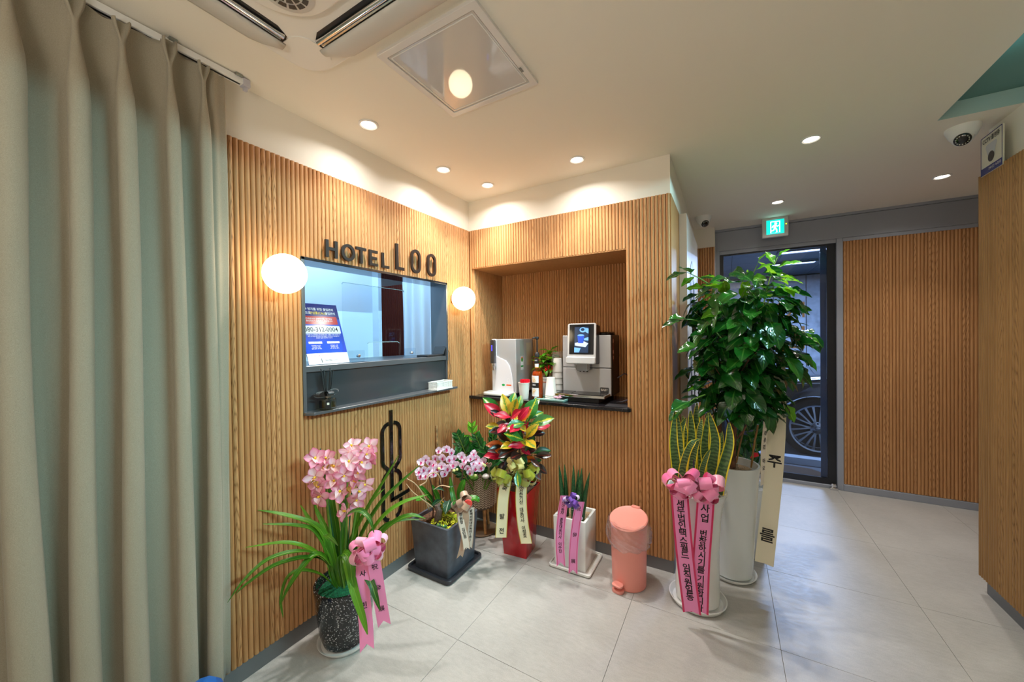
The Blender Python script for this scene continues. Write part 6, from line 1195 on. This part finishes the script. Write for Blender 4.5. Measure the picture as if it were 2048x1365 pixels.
sprig([(1.926, 0.317, 1.304), (2.042, 0.385, 1.377), (2.119, 0.43, 1.405), (2.152, 0.449, 1.384)], [(.5, (.8, -.2, -.3), 1, 1.0), (.7, (.7, -.4, -.5), 0, 1.0), (.9, (.6, -.3, -.7), 0, .9), (1, (.55, -.1, -.9), 1, .9), (.6, (.2, -.6, .3), 0, .9)])
sprig([(1.923, 0.291, 1.187), (2.025, 0.351, 1.201), (2.076, 0.38, 1.179)], [(.6, (.7, -.4, -.1), 0, 1.1), (.9, (.8, -.1, -.5), 0, .9), (.4, (.3, -.7, -.2), 0, 1.1)])
sprig([(1.944, 0.255, 1.047), (1.993, 0.284, 1.017), (2.013, 0.295, 1)], [(1, (.5, -.1, -.9), 1, 1.0)])
sprig([(1.649, 0.042, 1.454), (1.566, -0.051, 1.482), (1.526, -0.086, 1.482)], [(1, (-.9, -.2, -.25), 0, .9), (.7, (-.6, -.6, .1), 0, .9)])
sprig([(1.65, 0.046, 1.68), (1.592, -0.034, 1.718), (1.545, -0.072, 1.744)], [(1, (-.8, -.3, -.1), 0, .9), (.8, (-.2, -.7, .3), 0, 1.0), (.6, (-.6, -.4, -.4), 1, .8)])
sprig([(1.627, -0.09, 1.074), (1.571, -0.158, 1.053), (1.542, -0.187, 1.016)], [(1, (-.8, -.2, -.5), 0, .9), (.6, (-.5, -.6, -.2), 0, 1.0)])
rb = thing('congratulation_ribbon', 'cream ribbon with a yellow bow hanging far down the side of the coffee tree', 'ribbon', (1.99, 0.354, 1.259))
YLW = satin('yellow_satin', (222, 190, 70)); bow(rb, (1.991, 0.343, 1.256), 9, .075, .038, [YLW, satin('yellow_satin_pale', (232, 210, 120))], 17)
CRW = satin('cream_wide', (236, 228, 204)); tail(rb, [(1.978, 0.312, 1.202), (1.98, 0.298, 0.926), (1.961, 0.26, 0.614), (1.93, 0.193, 0.346), (1.902, 0.139, 0.115)], (.97, -.2, 0), .088, CRW, None, [('이', .20, 0, .080), ('주', .545, 0, .080), ('를', .955, 0, .080)], notch=.05)
tail(rb, [(1.941, 0.337, 1.199), (1.934, 0.329, 0.916), (1.918, 0.329, 0.705), (1.915, 0.325, 0.495)], (.55, .83, 0), .060, satin('cream_narrow', (238, 226, 200)), None, [('오아민년 미이라응민 아오', .10, .042, .030)], notch=.1)
# plant behind the coffee tree
zb = thing('broadleaf_pot', 'low broad-leaved plant in a small white pot behind the coffee tree', 'potted plant', (1.86, .46, 0))
obj('pot', MB().lathe([(.07, 0), (.075, .006), (.095, .42), (.10, .44), (.094, .44), (.09, .41), (0, .40)], 36), WCER, zb, 40)
for pts in ([(1.901, 0.594, 0.531), (1.857, 0.525, 0.709), (1.834, 0.49, 0.812), (1.823, 0.484, 0.877)], [(1.901, 0.594, 0.531), (1.89, 0.544, 0.676), (1.878, 0.515, 0.779), (1.873, 0.513, 0.86)], [(1.892, 0.589, 0.515), (1.827, 0.483, 0.618), (1.793, 0.441, 0.689), (1.783, 0.436, 0.766)], [(1.915, 0.603, 0.514), (1.926, 0.587, 0.636), (1.932, 0.591, 0.702), (1.944, 0.599, 0.781)], [(1.891, 0.565, 0.512), (1.848, 0.472, 0.576), (1.814, 0.43, 0.615), (1.787, 0.414, 0.647)]): zz_stalk(zb, pts, zl, 12, 1.5, .006)
obj('name_tag', MB().prism([(0, 0), (.05, .01), (.045, .03), (.02, .035)], Vector((1.85, 0.381, 0.628)) - zb.location, (.9, .4, .1), (0, 0, 1), (.002, -.003, 0)), RED, zb); obj('paper_tag', MB().prism([(0, 0), (.025, -.005), (.02, .05), (.008, .055)], Vector((1.833, 0.37, 0.542)) - zb.location, (.9, .4, 0), (0, 0, 1), (.002, -.003, 0)), M('tag_pink', (236, 186, 206), .6), zb)

# ---------------------------------------------------------------- glass door lettering and the car park beyond
VIN = M('vinyl_brown', (150, 126, 100), .6)
U7 = Vector((-1, 0, 0))        # read from outside, so mirrored from in here
dl = thing('door_lettering', 'brown HOTEL LOO lettering on the glass door, mirrored from inside', 'lettering', (2.352, YD + .0205, 1.62))
def glyph(name, polys, rings=()):
    m = MB()
    for p in polys: m.prism(p, (0, 0, 0), U7, (0, 0, 1), (0, .0006, 0))
    for a, b in rings: m.band(a, b, (0, 0, 0), U7, (0, 0, 1), (0, .0006, 0))
    return obj('letter', m, VIN, dl)
glyph('h', [rc(0, -.072, .017, .072), rc(.062, -.072, .079, .072), rc(.017, -.008, .062, .010)]); glyph('o', [], [(oval(.165, 0, .074, .074), oval(.165, 0, .056, .056))]); glyph('t', [rc(.25, .054, .35, .072), rc(.291, -.072, .309, .054)]); glyph('e', [rc(.38, -.072, .397, .072), rc(.397, .055, .45, .072), rc(.397, -.008, .445, .009), rc(.397, -.072, .45, -.055)]); glyph('l', [rc(.48, -.072, .497, .072), rc(.497, -.072, .55, -.055)])
glyph('l', [rc(0, -.36, .024, -.155), rc(.024, -.36, .12, -.338)])
for c in (.24, .43): glyph('o', [], [(rrect(.13, .21, .065, 8, c, -.258), rrect(.084, .164, .042, 8, c, -.258))])
road = struct('pavement', MB().box((.0, 2.09, -.05), (5.5, 2.62, 0)).box((.0, 2.62, -.05), (5.5, 7.0, 0.0)), M('asphalt', (92, 96, 104), .7, noise=(60, .12)))
struct('kerb', MB().box((.0, 2.60, .0), (5.5, 2.72, .07)), M('kerb_paint', (178, 190, 204), .6))
obj('door_mat', MB().prism([(1.95, 2.13), (2.62, 2.13), (2.58, 2.34), (2.46, 2.46), (1.95, 2.52)], (0, 0, 0), (1, 0, 0), (0, 1, 0), (0, 0, .012)), M('mat_brown', (96, 74, 58), .95, bump=(300, .8, .004)), label='brown coir mat outside the glass door', cat='mat')
wo2 = struct('wall_car_park', MB().box((.0, 6.35, .0), (5.5, 6.45, 2.5)), M('panel_joint', (40, 44, 52), .9))
CON = M('concrete_panel', (150, 160, 172), .8, noise=(8, .14), bump=(90, .4, .004))
pm = MB().box((-.244, -.012, 0), (.244, 0, 2.42)).mesh('wall_panel', False, .003, 1); pm.materials.append(CON)
for i in range(11): put('panel', pm, wo2, Matrix.Translation((.25 + .5 * i, 6.35, .06)))
co2 = struct('ceiling_car_park', MB().box((.0, 2.09, 2.5), (5.5, 6.5, 2.6)), M('soffit_joint', (26, 30, 38), .9))
cpm = MB().box((-.297, -.297, -.006), (.297, .297, 0)).mesh('ceiling_panel'); cpm.materials.append(M('soffit_panel', (84, 92, 108), .35, noise=(20, .1)))
for i in range(9):
    for j in range(7): put('panel', cpm, co2, Matrix.Translation((.3 + .6 * i, 2.4 + .6 * j, 2.5)))
struct('wall_car_park_side', MB().box((5.5, 2.0, 0), (5.6, 6.5, 2.6)).box((-.1, 2.1, 0), (0, 6.5, 2.6)), CON)
LED = M('led_panel', (240, 246, 255), .5, emit=((214, 228, 255), 9))
for y, l in ((3.75, 'lit rectangular LED panel nearest the door in the car park ceiling'), (4.75, 'lit rectangular LED panel farther back in the car park ceiling')):
    t = thing('car_park_light', l, 'ceiling light', (2.61, y, 2.494), 0, 'LED panels of the car park'); obj('frame', MB().band(rc(-.29, -.10, .29, .10), rc(-.265, -.075, .265, .075), (0, 0, -.03), (1, 0, 0), (0, 1, 0), (0, 0, .028)), M('led_frame', (120, 124, 130), .4), t); obj('diffuser', MB().box((-.265, -.075, -.020), (.265, .075, -.016)), LED, t)
# parked car
car = thing('parked_car', 'dark grey parked car with many-spoked silver wheel behind the glass door', 'car', (2.62, 3.86, -.01))
PAINT = M('car_paint', (26, 28, 34), .2, .3, coat=.8)
prof = [(-.86, .22), (-.90, .34), (-.88, .52), (-.80, .68), (-.55, .80), (-.1, .90), (.35, .955), (.75, .985), (1.15, 1.25), (1.6, 1.40), (2.3, 1.40), (2.9, .98), (3.3, .95), (3.5, .80), (3.55, .3), (3.3, .22)]
arch = [(.43 * math.cos(R(a)), .26 + .43 * math.sin(R(a))) for a in range(175, 4, -10)]
def sec(y, inset):
    return [(x, y, z) for x, z in [(q[0] * (1 - inset * .1), q[1] - inset * .06 * (q[1] > .6)) for q in prof]]
m = MB(); ys = [(-.80, .9), (-.77, .45), (-.70, .12), (-.5, 0), (.5, 0), (.70, .12), (.77, .45), (.80, .9)]
poly = lambda ins: [(q[0] * (1 - ins * .06), q[1] - (ins * .07 if q[1] > .6 else 0)) for q in prof[:1] + prof[1:]] 
low = [(2.75, .22)] + [(2.3 + .43 * math.cos(R(a)), .26 + .43 * math.sin(R(a))) for a in range(5, 176, 10)] + [(1.8, .22), (.45, .22)] + [(.43 * math.cos(R(a)), .26 + .43 * math.sin(R(a))) for a in range(5, 176, 10)] + [(-.45, .22)]
full = lambda ins: poly(ins) + low
n = len(full(0)); vs = []; fs = []
for y, ins in ys: vs += [(x, y, z) for x, z in full(ins)]
for k in range(len(ys) - 1): fs += [(k * n + i, k * n + (i + 1) % n, (k + 1) * n + (i + 1) % n, (k + 1) * n + i) for i in range(n)]
fs += [tuple(range(n - 1, -1, -1)), tuple((len(ys) - 1) * n + i for i in range(n))]
obj('body', m.add(vs, fs), PAINT, car, 50)
obj('side_glass', MB().prism([(.98, 1.02), (1.28, 1.26), (1.65, 1.34), (2.2, 1.34), (2.6, 1.02)], (0, -.801, 0), (1, 0, 0), (0, 0, 1), (0, .01, 0)), M('car_glass', (14, 16, 20), .06), car); obj('door_mirror', MB().lathe([(0, -.09), (.06, -.06), (.075, 0), (.05, .07), (0, .09)], 16, m=Matrix.Translation((.95, -.88, 1.02)) @ Matrix.Rotation(PI / 2, 4, 'Y') @ Matrix.Diagonal((1, .7, 1, 1))), PAINT, car, True); obj('crease_trim', MB().tube([(-.6, -.792, .80), (.3, -.806, .86), (1.5, -.808, .90), (3.0, -.80, .90)], .008, 6), M('trim_chrome', (150, 154, 162), .15, 1), car, True)
TYRE = M('tyre_rubber', (18, 18, 20), .75); ALLOY = M('alloy', (150, 156, 166), .25, .85); HUBM = M('brake_dark', (46, 48, 54), .5, .6)
for wx in (0, 2.3):
    wm = Matrix.Translation((wx, -.72, .32)) @ Matrix.Rotation(PI / 2, 4, 'X')
    wh = obj('wheel', MB().ring([(.262, -.10), (.30, -.105), (.335, -.08), (.345, -.03), (.345, .05), (.335, .085), (.30, .105), (.262, .10)], 44), TYRE, car, True); wh.matrix_local = wm
    obj('rim', MB().ring([(.262, -.10), (.272, -.10), (.272, .10), (.266, .106), (.250, .100), (.244, .07), (.240, -.10)], 44), ALLOY, wh, 40); obj('brake_disc', MB().lathe([(.235, -.02), (.235, .0), (.12, .004), (0, .004)], 36), HUBM, wh, 40); obj('hub', MB().lathe([(.075, .02), (.072, .072), (.045, .078), (.040, .082), (0, .084)], 28), ALLOY, wh, 40)
    spm = MB()
    for sg in (-1, 1): spm.prism([(.06, sg * .008), (.15, sg * .016), (.252, sg * .026), (.252, sg * .056), (.15, sg * .036), (.055, sg * .030)], (0, 0, .052), (1, 0, 0), (0, 1, 0), (0, 0, .022))
    sme = spm.mesh('spoke', False, .003, 1); sme.materials.append(ALLOY)
    for k in range(10): put('spoke', sme, wh, Matrix.Rotation(2 * PI * (k + .5) / 10, 4, 'Z'))
    for k in range(5): a = 2 * PI * k / 5 + .3; obj('lug_nut', MB().lathe([(.011, .06), (.011, .080), (0, .081)], 6, (.052 * math.cos(a), .052 * math.sin(a), 0)), HUBM, wh)
    bd = obj('hub_badge', MB().band(oval(0, 0, .030, .021, 20), oval(0, 0, .025, .016, 20), (0, 0, .084), (1, 0, 0), (0, 1, 0), (0, 0, .002)), HUBM, wh)
bpy.data.scenes.remove(TS)
